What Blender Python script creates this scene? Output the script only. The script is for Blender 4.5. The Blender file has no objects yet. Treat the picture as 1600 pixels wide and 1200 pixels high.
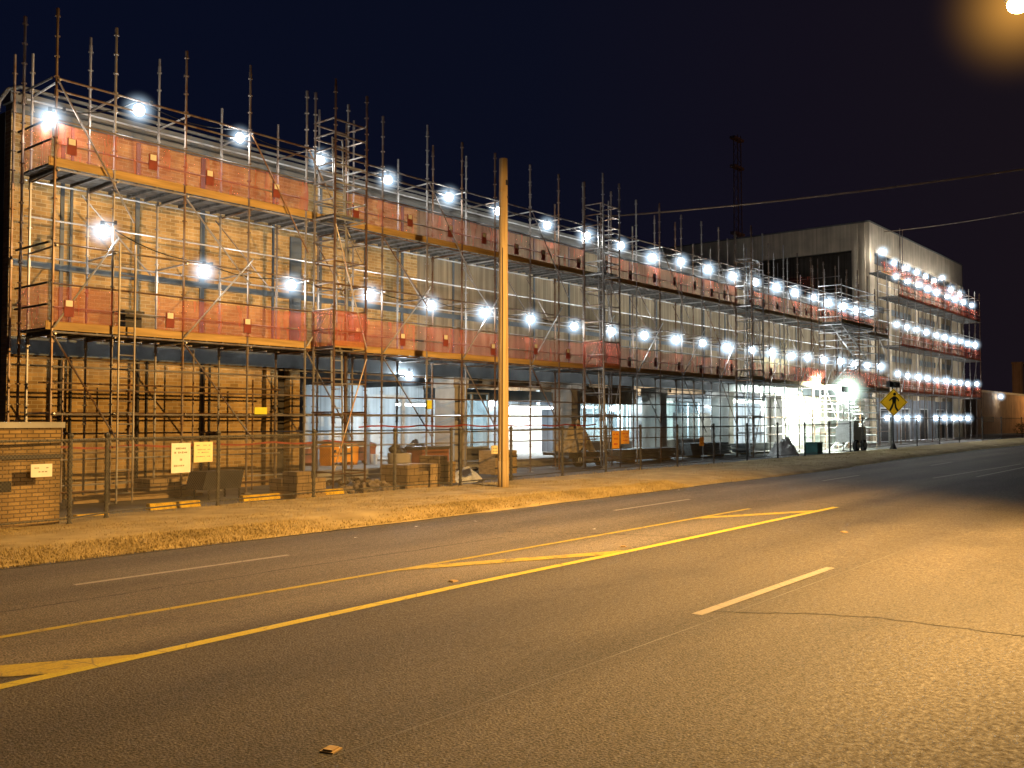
import bpy, math, random
from mathutils import Vector, Matrix
random.seed(7)
S = bpy.context.scene
COL = S.collection
R = math.radians

# ------------------------------------------------------------------ helpers
def gz(x):
    """height of the ground along the street: it rises very gently away from the camera"""
    return .0045 * (min(max(x, 12.0), 90.0) - 12.0)

class MB:
    def __init__(self):
        self.v = []; self.f = []; self.m = []; self.mi = 0
    def quad(self, pts):
        n = len(self.v); self.v += [tuple(p) for p in pts]
        self.f.append(tuple(range(n, n + len(pts)))); self.m.append(self.mi); return self
    def box(self, x0, x1, y0, y1, z0, z1, rot=None, piv=None):
        n = len(self.v)
        ps = [(x0,y0,z0),(x1,y0,z0),(x1,y1,z0),(x0,y1,z0),(x0,y0,z1),(x1,y0,z1),(x1,y1,z1),(x0,y1,z1)]
        if rot is not None:
            pv = Vector(piv or ((x0+x1)/2,(y0+y1)/2,(z0+z1)/2))
            ps = [tuple(pv + rot @ (Vector(p)-pv)) for p in ps]
        self.v += ps
        for q in ((0,3,2,1),(4,5,6,7),(0,1,5,4),(1,2,6,5),(2,3,7,6),(3,0,4,7)):
            self.f.append(tuple(n+i for i in q)); self.m.append(self.mi)
        return self
    def tube(self, a, b, r=.03, n=6, r2=None, caps=True):
        a = Vector(a); b = Vector(b); d = (b-a)
        if d.length < 1e-6: return self
        d.normalize()
        u = d.cross(Vector((0,0,1)))
        if u.length < .01: u = Vector((1,0,0))
        u.normalize(); w = d.cross(u)
        k = len(self.v); r2 = r if r2 is None else r2
        for p, rr in ((a,r),(b,r2)):
            for i in range(n):
                t = 2*math.pi*i/n
                self.v.append(tuple(p + u*math.cos(t)*rr + w*math.sin(t)*rr))
        for i in range(n):
            j = (i+1) % n
            self.f.append((k+i,k+j,k+n+j,k+n+i)); self.m.append(self.mi)
        if caps:
            self.f.append(tuple(k+i for i in reversed(range(n)))); self.m.append(self.mi)
            self.f.append(tuple(k+n+i for i in range(n))); self.m.append(self.mi)
        return self
    def path(self, pts, r=.03, n=6):
        for a, b in zip(pts, pts[1:]): self.tube(a, b, r, n)
        return self
    def ball(self, c, r, seg=10, rings=6, sz=1.0, zmin=-1.0):
        k = len(self.v); c = Vector(c)
        for i in range(rings+1):
            ph = -math.pi/2 + math.pi*i/rings
            for j in range(seg):
                t = 2*math.pi*j/seg
                self.v.append((c.x+r*math.cos(ph)*math.cos(t), c.y+r*math.cos(ph)*math.sin(t), c.z+r*sz*max(zmin, math.sin(ph))))
        for i in range(rings):
            for j in range(seg):
                j2 = (j+1) % seg
                self.f.append((k+i*seg+j, k+i*seg+j2, k+(i+1)*seg+j2, k+(i+1)*seg+j)); self.m.append(self.mi)
        return self
    def poly(self, pts2, frame, depth):
        """extrude a 2-D outline: frame(u, v, w) -> world point"""
        n = len(self.v); m = len(pts2)
        self.v += [tuple(frame(u, v, 0)) for u, v in pts2] + [tuple(frame(u, v, depth)) for u, v in pts2]
        self.f.append(tuple(range(n, n+m))); self.m.append(self.mi)
        self.f.append(tuple(reversed(range(n+m, n+2*m)))); self.m.append(self.mi)
        for i in range(m):
            j = (i+1) % m
            self.f.append((n+j, n+i, n+m+i, n+m+j)); self.m.append(self.mi)
        return self
    def mesh(self, name, mats, smooth=False):
        me = bpy.data.meshes.new(name)
        me.from_pydata(self.v, [], self.f)
        for m in (mats if isinstance(mats, (list, tuple)) else [mats]): me.materials.append(m)
        if any(self.m): me.polygons.foreach_set('material_index', self.m)
        if smooth: me.polygons.foreach_set('use_smooth', [True]*len(me.polygons))
        me.update(); return me
    def build(self, name, mats, parent=None, smooth=False, label=None):
        return link(name, self.mesh(name, mats, smooth), parent, label=label)

def link(name, data, parent=None, loc=(0,0,0), label=None, kind=None):
    o = bpy.data.objects.new(name, data); COL.objects.link(o)
    if parent is not None: o.parent = parent
    o.location = loc
    if label: o['label'] = label
    if kind: o['kind'] = kind
    return o

def tag(o, label, cat=None, group=None, kind=None):
    o['label'] = label
    if cat: o['category'] = cat
    if group: o['group'] = group
    if kind: o['kind'] = kind
    return o

def thing(name, loc, label, cat, group=None, rz=0):
    o = bpy.data.objects.new(name, None); COL.objects.link(o)
    o.location = loc; o.rotation_euler = (0,0,rz); o.empty_display_size = .2
    return tag(o, label, cat, group)

ORD = ['first','second','third','fourth','fifth','sixth','seventh','eighth','ninth','tenth','eleventh','twelfth','thirteenth','fourteenth',
       'fifteenth','sixteenth','seventeenth','eighteenth','nineteenth','twentieth','twenty-first','twenty-second','twenty-third','twenty-fourth','twenty-fifth']

# ------------------------------------------------------------------ materials
def mat(name, col, rough=.7, metal=0.0, var=.25, scale=3.0, bump=0.0, spec=.3, detail=4, stretch=(1,1,1), col2=None, rnd=0.0):
    m = bpy.data.materials.new(name); m.use_nodes = True
    nt = m.node_tree; N = nt.nodes; L = nt.links
    b = N['Principled BSDF']; b.inputs['Roughness'].default_value = rough; b.inputs['Metallic'].default_value = metal
    b.inputs['Specular IOR Level'].default_value = spec
    tc = N.new('ShaderNodeTexCoord'); mp = N.new('ShaderNodeMapping'); mp.inputs['Scale'].default_value = stretch
    L.new(tc.outputs['Object'], mp.inputs[0])
    nz = N.new('ShaderNodeTexNoise'); nz.inputs['Scale'].default_value = scale; nz.inputs['Detail'].default_value = detail
    L.new(mp.outputs[0], nz.inputs['Vector'])
    mx = N.new('ShaderNodeMix'); mx.data_type = 'RGBA'
    c2 = col2 or tuple(c*(1-var) for c in col)
    mx.inputs[6].default_value = (*c2, 1); mx.inputs[7].default_value = (*(min(1, c*(1+var)) for c in col), 1) if not col2 else (*col, 1)
    rp = N.new('ShaderNodeMapRange'); rp.inputs[1].default_value = .3; rp.inputs[2].default_value = .7
    L.new(nz.outputs['Fac'], rp.inputs[0])
    if rnd:
        oi = N.new('ShaderNodeObjectInfo'); ad = N.new('ShaderNodeMath'); ad.operation = 'MULTIPLY_ADD'
        ad.inputs[1].default_value = rnd; ad.use_clamp = True
        sb = N.new('ShaderNodeMath'); sb.operation = 'SUBTRACT'; sb.inputs[1].default_value = .5
        L.new(oi.outputs['Random'], sb.inputs[0]); L.new(sb.outputs[0], ad.inputs[0]); L.new(rp.outputs[0], ad.inputs[2])
        L.new(ad.outputs[0], mx.inputs[0])
    else:
        L.new(rp.outputs[0], mx.inputs[0])
    L.new(mx.outputs[2], b.inputs['Base Color'])
    if bump:
        bp = N.new('ShaderNodeBump'); bp.inputs['Strength'].default_value = bump; bp.inputs['Distance'].default_value = .02
        L.new(nz.outputs['Fac'], bp.inputs['Height']); L.new(bp.outputs[0], b.inputs['Normal'])
    return m

def emis(name, col, strength, sample=False):
    m = bpy.data.materials.new(name); m.use_nodes = True
    N = m.node_tree.nodes; N.clear(); o = N.new('ShaderNodeOutputMaterial'); e = N.new('ShaderNodeEmission')
    e.inputs[0].default_value = (*col, 1); e.inputs[1].default_value = strength
    m.node_tree.links.new(e.outputs[0], o.inputs[0])
    m.cycles.emission_sampling = 'AUTO' if sample else 'NONE'
    return m

def haze(name, col, strength, radius=.4, power=2.2, centre=(0,0,0)):  # glowing ball added around a lamp, imitating lens glare
    m = bpy.data.materials.new(name); m.use_nodes = True
    N = m.node_tree.nodes; N.clear(); o = N.new('ShaderNodeOutputMaterial'); e = N.new('ShaderNodeEmission')
    e.inputs[0].default_value = (*col, 1); e.inputs[1].default_value = strength
    L = m.node_tree.links; tc = N.new('ShaderNodeTexCoord'); ln = N.new('ShaderNodeVectorMath'); ln.operation = 'LENGTH'
    sub = N.new('ShaderNodeVectorMath'); sub.operation = 'SUBTRACT'; sub.inputs[1].default_value = centre
    L.new(tc.outputs['Object'], sub.inputs[0]); L.new(sub.outputs[0], ln.inputs[0])
    mr = N.new('ShaderNodeMapRange'); mr.inputs[1].default_value = 0; mr.inputs[2].default_value = radius; mr.inputs[3].default_value = 1; mr.inputs[4].default_value = 0
    pw = N.new('ShaderNodeMath'); pw.operation = 'POWER'; pw.inputs[1].default_value = power
    ml = N.new('ShaderNodeMath'); ml.operation = 'MULTIPLY'; ml.inputs[1].default_value = strength
    L.new(ln.outputs['Value'], mr.inputs[0]); L.new(mr.outputs[0], pw.inputs[0]); L.new(pw.outputs[0], ml.inputs[0]); L.new(ml.outputs[0], e.inputs[1])
    L.new(e.outputs[0], o.inputs['Volume'])
    m.cycles.emission_sampling = 'NONE'
    return m

def brick_mat(name, c1, c2, mortar, bw=.30, rh=.105, dirt=.35):
    m = bpy.data.materials.new(name); m.use_nodes = True
    nt = m.node_tree; N = nt.nodes; L = nt.links; b = N['Principled BSDF']
    b.inputs['Roughness'].default_value = .85; b.inputs['Specular IOR Level'].default_value = .2
    tc = N.new('ShaderNodeTexCoord'); sp = N.new('ShaderNodeSeparateXYZ'); L.new(tc.outputs['Object'], sp.inputs[0])
    ad = N.new('ShaderNodeMath'); L.new(sp.outputs[0], ad.inputs[0]); L.new(sp.outputs[1], ad.inputs[1])
    cb = N.new('ShaderNodeCombineXYZ'); L.new(ad.outputs[0], cb.inputs[0]); L.new(sp.outputs[2], cb.inputs[1])
    br = N.new('ShaderNodeTexBrick'); L.new(cb.outputs[0], br.inputs['Vector'])
    br.inputs['Color1'].default_value = (*c1,1); br.inputs['Color2'].default_value = (*c2,1); br.inputs['Mortar'].default_value = (*mortar,1)
    br.inputs['Scale'].default_value = 1; br.inputs['Brick Width'].default_value = bw; br.inputs['Row Height'].default_value = rh
    br.inputs['Mortar Size'].default_value = .012; br.inputs['Mortar Smooth'].default_value = .3; br.inputs['Bias'].default_value = -.1
    nz = N.new('ShaderNodeTexNoise'); nz.inputs['Scale'].default_value = .9; nz.inputs['Detail'].default_value = 8; L.new(tc.outputs['Object'], nz.inputs['Vector'])
    mr = N.new('ShaderNodeMapRange'); mr.inputs[1].default_value = .3; mr.inputs[2].default_value = .7; mr.inputs[3].default_value = 1-dirt; mr.inputs[4].default_value = 1.12
    L.new(nz.outputs['Fac'], mr.inputs[0])
    # streaks washed down the face
    mp = N.new('ShaderNodeMapping'); mp.inputs['Scale'].default_value = (1.6,1.6,.12); L.new(tc.outputs['Object'], mp.inputs[0])
    n2 = N.new('ShaderNodeTexNoise'); n2.inputs['Scale'].default_value = 1.5; n2.inputs['Detail'].default_value = 5; L.new(mp.outputs[0], n2.inputs['Vector'])
    m2 = N.new('ShaderNodeMapRange'); m2.inputs[1].default_value = .35; m2.inputs[2].default_value = .65; m2.inputs[3].default_value = .75; m2.inputs[4].default_value = 1.1
    L.new(n2.outputs['Fac'], m2.inputs[0])
    mu = N.new('ShaderNodeMath'); mu.operation = 'MULTIPLY'; L.new(mr.outputs[0], mu.inputs[0]); L.new(m2.outputs[0], mu.inputs[1])
    vm = N.new('ShaderNodeVectorMath'); vm.operation = 'SCALE'; L.new(br.outputs['Color'], vm.inputs[0]); L.new(mu.outputs[0], vm.inputs['Scale'])
    L.new(vm.outputs[0], b.inputs['Base Color'])
    bp = N.new('ShaderNodeBump'); bp.inputs['Strength'].default_value = .6; bp.inputs['Distance'].default_value = .01; bp.invert = True
    L.new(br.outputs['Fac'], bp.inputs['Height']); L.new(bp.outputs[0], b.inputs['Normal'])
    return m

def panel_mat(name, col, joint=1.9, streak=.45, jd=.75):
    """precast wall cladding with vertical joints and rain streaks"""
    m = bpy.data.materials.new(name); m.use_nodes = True
    nt = m.node_tree; N = nt.nodes; L = nt.links; b = N['Principled BSDF']
    b.inputs['Roughness'].default_value = .8; b.inputs['Specular IOR Level'].default_value = .2
    tc = N.new('ShaderNodeTexCoord')
    def noise(sc, scale, lo, hi):
        mp = N.new('ShaderNodeMapping'); mp.inputs['Scale'].default_value = sc; L.new(tc.outputs['Object'], mp.inputs[0])
        n = N.new('ShaderNodeTexNoise'); n.inputs['Scale'].default_value = scale; n.inputs['Detail'].default_value = 6; L.new(mp.outputs[0], n.inputs['Vector'])
        r = N.new('ShaderNodeMapRange'); r.inputs[1].default_value = .32; r.inputs[2].default_value = .68; r.inputs[3].default_value = lo; r.inputs[4].default_value = hi
        L.new(n.outputs['Fac'], r.inputs[0]); return r
    a = noise((3,3,.1), 1.3, 1-streak, 1.1); c = noise((1,1,1), .7, .8, 1.12)
    sp = N.new('ShaderNodeSeparateXYZ'); L.new(tc.outputs['Object'], sp.inputs[0])
    s = N.new('ShaderNodeMath'); L.new(sp.outputs[0], s.inputs[0]); L.new(sp.outputs[1], s.inputs[1])
    d = N.new('ShaderNodeMath'); d.operation = 'PINGPONG'; d.inputs[1].default_value = joint/2; L.new(s.outputs[0], d.inputs[0])
    g = N.new('ShaderNodeMapRange'); g.inputs[1].default_value = .015; g.inputs[2].default_value = .05; g.inputs[3].default_value = jd; g.inputs[4].default_value = 1
    L.new(d.outputs[0], g.inputs[0])
    m1 = N.new('ShaderNodeMath'); m1.operation = 'MULTIPLY'; L.new(a.outputs[0], m1.inputs[0]); L.new(c.outputs[0], m1.inputs[1])
    m2 = N.new('ShaderNodeMath'); m2.operation = 'MULTIPLY'; L.new(m1.outputs[0], m2.inputs[0]); L.new(g.outputs[0], m2.inputs[1])
    vm = N.new('ShaderNodeVectorMath'); vm.operation = 'SCALE'; vm.inputs[0].default_value = col; L.new(m2.outputs[0], vm.inputs['Scale'])
    L.new(vm.outputs[0], b.inputs['Base Color'])
    return m

def see_through(name, col, alpha, scale=None, trans=.5):
    """woven netting or wire mesh: part thread, part hole"""
    m = bpy.data.materials.new(name); m.use_nodes = True
    nt = m.node_tree; N = nt.nodes; L = nt.links; N.clear()
    out = N.new('ShaderNodeOutputMaterial'); mx = N.new('ShaderNodeMixShader'); tr = N.new('ShaderNodeBsdfTransparent')
    df = N.new('ShaderNodeBsdfDiffuse'); tl = N.new('ShaderNodeBsdfTranslucent'); m2 = N.new('ShaderNodeMixShader'); m2.inputs[0].default_value = trans
    tc = N.new('ShaderNodeTexCoord'); nz = N.new('ShaderNodeTexNoise'); nz.inputs['Scale'].default_value = 2.2; nz.inputs['Detail'].default_value = 5
    mp = N.new('ShaderNodeMapping'); mp.inputs['Scale'].default_value = (1.6,1.6,.22); L.new(tc.outputs['Object'], mp.inputs[0]); L.new(mp.outputs[0], nz.inputs['Vector'])
    cm = N.new('ShaderNodeMix'); cm.data_type = 'RGBA'; cm.inputs[6].default_value = (*(c*.7 for c in col),1); cm.inputs[7].default_value = (*(min(1,c*1.25) for c in col),1)
    L.new(nz.outputs['Fac'], cm.inputs[0]); L.new(cm.outputs[2], df.inputs[0]); L.new(cm.outputs[2], tl.inputs[0])
    L.new(df.outputs[0], m2.inputs[1]); L.new(tl.outputs[0], m2.inputs[2])
    L.new(tr.outputs[0], mx.inputs[1]); L.new(m2.outputs[0], mx.inputs[2]); L.new(mx.outputs[0], out.inputs[0])
    if scale is None:
        mr = N.new('ShaderNodeMapRange'); mr.inputs[1].default_value = .3; mr.inputs[2].default_value = .7
        mr.inputs[3].default_value = alpha*.75; mr.inputs[4].default_value = min(1, alpha*1.25)
        L.new(nz.outputs['Fac'], mr.inputs[0]); L.new(mr.outputs[0], mx.inputs[0])
    else:
        # diamond wire mesh
        sp = N.new('ShaderNodeSeparateXYZ'); L.new(tc.outputs['Object'], sp.inputs[0])
        h = N.new('ShaderNodeMath'); L.new(sp.outputs[0], h.inputs[0]); L.new(sp.outputs[1], h.inputs[1])
        outs = []
        for op in ('ADD','SUBTRACT'):
            q = N.new('ShaderNodeMath'); q.operation = op; L.new(h.outputs[0], q.inputs[0]); L.new(sp.outputs[2], q.inputs[1])
            p = N.new('ShaderNodeMath'); p.operation = 'PINGPONG'; p.inputs[1].default_value = scale/2; L.new(q.outputs[0], p.inputs[0])
            l = N.new('ShaderNodeMath'); l.operation = 'LESS_THAN'; l.inputs[1].default_value = alpha*scale/4; L.new(p.outputs[0], l.inputs[0]); outs.append(l)
        mxm = N.new('ShaderNodeMath'); mxm.operation = 'MAXIMUM'; L.new(outs[0].outputs[0], mxm.inputs[0]); L.new(outs[1].outputs[0], mxm.inputs[1])
        L.new(mxm.outputs[0], mx.inputs[0])
    return m

def asphalt_mat():
    m = bpy.data.materials.new('asphalt'); m.use_nodes = True
    nt = m.node_tree; N = nt.nodes; L = nt.links; b = N['Principled BSDF']
    b.inputs['Specular IOR Level'].default_value = .35
    tc = N.new('ShaderNodeTexCoord')
    def nz(scale, det, sc=(1,1,1)):
        mp = N.new('ShaderNodeMapping'); mp.inputs['Scale'].default_value = sc; L.new(tc.outputs['Object'], mp.inputs[0])
        n = N.new('ShaderNodeTexNoise'); n.inputs['Scale'].default_value = scale; n.inputs['Detail'].default_value = det; L.new(mp.outputs[0], n.inputs['Vector']); return n
    def rng(n, a, bb, lo, hi):
        r = N.new('ShaderNodeMapRange'); r.inputs[1].default_value = a; r.inputs[2].default_value = bb; r.inputs[3].default_value = lo; r.inputs[4].default_value = hi
        L.new(n.outputs[0], r.inputs[0]); return r
    def mul(a, c):
        q = N.new('ShaderNodeMath'); q.operation = 'MULTIPLY'; L.new(a.outputs[0], q.inputs[0]); L.new(c.outputs[0], q.inputs[1]); return q
    fine = rng(nz(48, 3), .32, .68, .3, 1.75)
    vor = N.new('ShaderNodeTexVoronoi'); vor.inputs['Scale'].default_value = 38; L.new(tc.outputs['Object'], vor.inputs['Vector'])
    stone = N.new('ShaderNodeMapRange'); stone.inputs[1].default_value = .0; stone.inputs[2].default_value = .35; stone.inputs[3].default_value = 1.5; stone.inputs[4].default_value = .85
    L.new(vor.outputs['Distance'], stone.inputs[0])
    mid = rng(nz(9, 5), .3, .7, .82, 1.18); big = rng(nz(.35, 5, (.35,1,1)), .3, .7, .75, 1.2)
    lane = rng(nz(.9, 3, (.03,1,1)), .35, .65, .85, 1.12)
    sp = N.new('ShaderNodeSeparateXYZ'); L.new(tc.outputs['Object'], sp.inputs[0])
    far_lift = N.new('ShaderNodeMapRange'); far_lift.inputs[1].default_value = 8.1; far_lift.inputs[2].default_value = 8.5; far_lift.inputs[3].default_value = .95; far_lift.inputs[4].default_value = 1.7; L.new(sp.outputs[1], far_lift.inputs[0])  # far lanes paler in colour, partly standing in for lamp light on them
    # tyre-polished tracks and the oil line down each lane
    wob = nz(.25, 2); wa = N.new('ShaderNodeMath'); wa.operation = 'MULTIPLY_ADD'; wa.inputs[1].default_value = .5; L.new(wob.outputs[0], wa.inputs[0]); L.new(sp.outputs[1], wa.inputs[2])
    pp = N.new('ShaderNodeMath'); pp.operation = 'PINGPONG'; pp.inputs[1].default_value = .86; L.new(wa.outputs[0], pp.inputs[0])
    trk = N.new('ShaderNodeMapRange'); trk.inputs[1].default_value = .1; trk.inputs[2].default_value = .75; trk.inputs[3].default_value = .86; trk.inputs[4].default_value = 1.08; L.new(pp.outputs[0], trk.inputs[0])
    stn = rng(nz(.8, 6, (.6,1,1)), .56, .72, 1.0, .72)
    t = mul(mul(mul(mul(fine, stone), mid), mul(big, lane)), mul(mul(far_lift, trk), stn))
    vm = N.new('ShaderNodeVectorMath'); vm.operation = 'SCALE'; vm.inputs[0].default_value = (.080,.068,.054); L.new(t.outputs[0], vm.inputs['Scale'])
    L.new(vm.outputs[0], b.inputs['Base Color'])
    rr = rng(nz(20, 3), .3, .7, .6, .9); L.new(rr.outputs[0], b.inputs['Roughness'])
    bp = N.new('ShaderNodeBump'); bp.inputs['Strength'].default_value = .5; bp.inputs['Distance'].default_value = .006
    L.new(fine.outputs[0], bp.inputs['Height']); L.new(bp.outputs[0], b.inputs['Normal'])
    return m

def paint_mat(name, col, wear=.5):
    """road paint, worn through to the asphalt in places"""
    m = bpy.data.materials.new(name); m.use_nodes = True
    nt = m.node_tree; N = nt.nodes; L = nt.links; b = N['Principled BSDF']; b.inputs['Roughness'].default_value = .75
    tc = N.new('ShaderNodeTexCoord')
    n1 = N.new('ShaderNodeTexNoise'); n1.inputs['Scale'].default_value = 3.5; n1.inputs['Detail'].default_value = 10; n1.inputs['Roughness'].default_value = .72
    L.new(tc.outputs['Object'], n1.inputs['Vector'])
    n2 = N.new('ShaderNodeTexVoronoi'); n2.feature = 'DISTANCE_TO_EDGE'; n2.inputs['Scale'].default_value = 1.7; L.new(tc.outputs['Object'], n2.inputs['Vector'])
    r1 = N.new('ShaderNodeMapRange'); r1.inputs[1].default_value = wear-.1; r1.inputs[2].default_value = wear+.04; L.new(n1.outputs['Fac'], r1.inputs[0])
    r2 = N.new('ShaderNodeMapRange'); r2.inputs[1].default_value = .004; r2.inputs[2].default_value = .016; r2.inputs[3].default_value = .45; L.new(n2.outputs['Distance'], r2.inputs[0])
    mm = N.new('ShaderNodeMath'); mm.operation = 'MULTIPLY'; L.new(r1.outputs[0], mm.inputs[0]); L.new(r2.outputs[0], mm.inputs[1])
    n3 = N.new('ShaderNodeTexNoise'); n3.inputs['Scale'].default_value = 60; L.new(tc.outputs['Object'], n3.inputs['Vector'])
    r3 = N.new('ShaderNodeMapRange'); r3.inputs[1].default_value = .3; r3.inputs[2].default_value = .7; r3.inputs[3].default_value = .7; r3.inputs[4].default_value = 1.1; L.new(n3.outputs['Fac'], r3.inputs[0])
    vm = N.new('ShaderNodeVectorMath'); vm.operation = 'SCALE'; vm.inputs[0].default_value = col; L.new(r3.outputs[0], vm.inputs['Scale'])
    mx = N.new('ShaderNodeMix'); mx.data_type = 'RGBA'; mx.inputs[6].default_value = (.06,.056,.05,1); L.new(mm.outputs[0], mx.inputs[0]); L.new(vm.outputs[0], mx.inputs[7])
    L.new(mx.outputs[2], b.inputs['Base Color'])
    return m

M = {}
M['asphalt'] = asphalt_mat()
M['paint_y'] = paint_mat('yellow_road_paint', (.46,.37,.026), .32)
M['paint_y2'] = paint_mat('yellow_road_paint_worn', (.37,.285,.024), .42)
M['paint_y3'] = paint_mat('yellow_hatch_paint_worn', (.40,.30,.024), .44)
M['paint_w'] = paint_mat('white_road_paint', (.34,.31,.26), .35)
M['paint_w2'] = paint_mat('white_road_paint_near', (.21,.185,.15), .33)
M['soil'] = mat('dry_turf_soil', (.48,.37,.18), .95, var=.35, scale=1.6, bump=.45, detail=10, col2=(.29,.22,.10))
M['grassA'] = mat('dry_grass_blade', (.56,.435,.21), .9, var=.35, scale=.8, col2=(.30,.23,.10))
M['yard'] = mat('yard_paving', (.13,.125,.12), .85, var=.4, scale=.6, detail=8, bump=.2)
M['ground'] = mat('far_ground', (.07,.075,.05), .95, var=.3, scale=.05)
M['slab'] = mat('concrete_slab', (.33,.32,.3), .85, var=.25, scale=1.4, detail=8)
M['brick'] = brick_mat('tan_brick', (.46,.295,.11), (.25,.155,.055), (.45,.35,.20))
M['brick_yard'] = brick_mat('enclosure_brick', (.44,.30,.13), (.30,.20,.085), (.16,.11,.06), .215, .074)
M['panel'] = panel_mat('upper_wall_cladding', (.31,.245,.155), 1.95, .6)
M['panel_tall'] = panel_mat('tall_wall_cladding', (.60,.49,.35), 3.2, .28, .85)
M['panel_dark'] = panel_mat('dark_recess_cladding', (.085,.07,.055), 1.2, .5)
M['panel_grey'] = panel_mat('grey_lower_cladding', (.22,.24,.27), 1.1, .4, .6)
M['int_wall'] = panel_mat('interior_wall_sheet', (.54,.58,.60), 1.22, .22, .7)
M['sheet'] = panel_mat('white_plastic_sheet', (.70,.76,.70), .9, .3, .72)
M['dark_wall'] = mat('shaded_end_wall', (.05,.045,.04), .9, var=.3, scale=1)  # shadow on the end wall is put into this dark colour
M['coping'] = mat('coping_metal', (.15,.145,.13), .65, .2, var=.2, scale=.7, stretch=(.3,1,3))
M['steel'] = mat('grey_steel_flashing', (.085,.10,.11), .55, .3, var=.35, scale=1.2, detail=7)
M['concrete'] = mat('column_concrete', (.34,.31,.27), .85, var=.35, scale=1.2, detail=8, stretch=(1,1,.35), bump=.2)
M['ceil'] = mat('soffit', (.13,.125,.12), .9, var=.4, scale=1.5)
M['beam'] = mat('rusty_roof_beam', (.20,.12,.06), .8, var=.4, scale=3)
M['tube'] = mat('scaffold_tube', (.36,.35,.34), .45, .55, scale=2.3, detail=6, stretch=(1,1,.6), col2=(.17,.095,.05), rnd=1.1)
M['galv'] = mat('galvanised_tube', (.52,.53,.54), .4, .6, var=.25, scale=3)
M['deck'] = mat('deck_plank', (.14,.14,.135), .7, .2, var=.4, scale=2.5, stretch=(.4,3,1), detail=6)
M['toe'] = mat('toe_board_timber', (.44,.30,.125), .75, var=.3, scale=2.2, stretch=(.4,1,5), detail=7)
M['net'] = see_through('red_debris_net', (.74,.19,.125), .42)
M['net_far'] = see_through('red_debris_net_dense', (.62,.15,.10), .48)
M['notice'] = mat('maroon_notice', (.22,.05,.04), .7, var=.3)
M['paper'] = mat('white_paper', (.78,.76,.68), .8, var=.06, scale=6)
M['paper_y'] = mat('cream_paper', (.80,.70,.40), .8, var=.06, scale=6)
M['ink'] = mat('grey_print', (.30,.28,.22), .8, var=.1)
M['ink_red'] = mat('red_print', (.5,.10,.05), .8, var=.1)
M['sign_y'] = mat('yellow_sign_sheet_glow', (.80,.50,.02), .45, var=.06, scale=3)
M['sign_o'] = mat('orange_notice_sheet', (.75,.36,.05), .6, var=.12, scale=5)
M['yellow'] = mat('yellow_kerb_paint', (.75,.47,.02), .7, var=.35, scale=9, detail=8)
M['lime'] = mat('lime_tag', (.72,.72,.06), .6, var=.1)
M['black'] = mat('black_paint', (.015,.015,.015), .6, var=.2)
M['dark'] = mat('dark_metal', (.045,.042,.04), .6, .2, var=.3)
M['fpost'] = mat('fence_post', (.10,.095,.085), .6, .4, var=.4, scale=14, detail=2)
M['mesh'] = see_through('chain_link', (.22,.20,.17), .17, .075, 0)
M['wood_pole'] = mat('pole_timber', (.60,.45,.24), .85, var=.3, scale=2.6, stretch=(6,6,.22), detail=9, bump=.3, col2=(.34,.24,.12))
M['orange'] = mat('orange_box_paint', (.80,.30,.025), .5, var=.12, scale=2)
M['rust'] = mat('rust_red_box_paint', (.28,.10,.05), .6, var=.3, scale=2)
M['block'] = brick_mat('block_stack', (.42,.30,.16), (.30,.21,.11), (.10,.07,.04), .4, .2, .4)
M['pallet'] = mat('pallet_timber', (.36,.25,.12), .85, var=.3, scale=5, stretch=(1,1,4))
M['tarp_b'] = mat('black_tarpaulin', (.03,.03,.035), .5, var=.4, scale=3, bump=.3)
M['tarp_t'] = mat('tan_tarpaulin', (.44,.35,.22), .8, var=.4, scale=4, bump=.6, detail=8)
M['bag'] = mat('white_plastic_bag', (.62,.62,.60), .6, var=.2, scale=5)
M['rubble'] = mat('rubble', (.24,.19,.13), .9, var=.5, scale=6)
M['teal'] = mat('dark_teal_paint', (.04,.14,.12), .5, var=.2)
M['white_metal'] = mat('white_machine_paint', (.72,.73,.70), .4, var=.1)
M['rubber'] = mat('tyre_rubber', (.02,.02,.02), .9, var=.3)
M['frame'] = mat('window_frame_metal', (.55,.58,.58), .4, .5, var=.15)
M['wire'] = mat('overhead_cable', (.22,.15,.09), .6, var=.2)
M['mast'] = mat('mast_steel', (.45,.26,.18), .7, var=.2)
M['ware'] = panel_mat('warehouse_cladding', (.34,.22,.13), 4.0, .3)
M['bush'] = mat('roadside_bush', (.06,.10,.03), .9, var=.5, scale=4)
M['tape'] = mat('red_tape', (.26,.045,.02), .6, var=.4, scale=4)
M['hole'] = mat('crack_filler', (.022,.02,.018), .85, var=.3, scale=9)
def glass_mat():
    m = bpy.data.materials.new('window_glass'); m.use_nodes = True
    nt = m.node_tree; N = nt.nodes; N.clear(); o = N.new('ShaderNodeOutputMaterial'); mx = N.new('ShaderNodeMixShader')
    t = N.new('ShaderNodeBsdfTransparent'); t.inputs[0].default_value = (.82,.9,.92,1); g = N.new('ShaderNodeBsdfGlossy'); g.inputs['Roughness'].default_value = .05
    mx.inputs[0].default_value = .1
    nt.links.new(t.outputs[0], mx.inputs[1]); nt.links.new(g.outputs[0], mx.inputs[2]); nt.links.new(mx.outputs[0], o.inputs[0]); return m
M['glass'] = glass_mat()
LED = (1.0,.95,.86)
COOL = (.80,.93,1.0)
M['led'] = emis('lamp_glow', (.86,.95,1.0), 40)
M['tubelight'] = emis('tube_glow', (.82,.93,1.0), 14)
M['sodium'] = emis('sodium_glow', (1.0,.62,.16), 60)
M['haze'] = haze('lamp_glare', (.60,.80,1.0), 8.0, .56, 3.0)
M['glare_f'] = haze('flood_glare', (.75,1.0,.85), 4.0, 1.4, 2.2, (0,.1,3.8))
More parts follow.
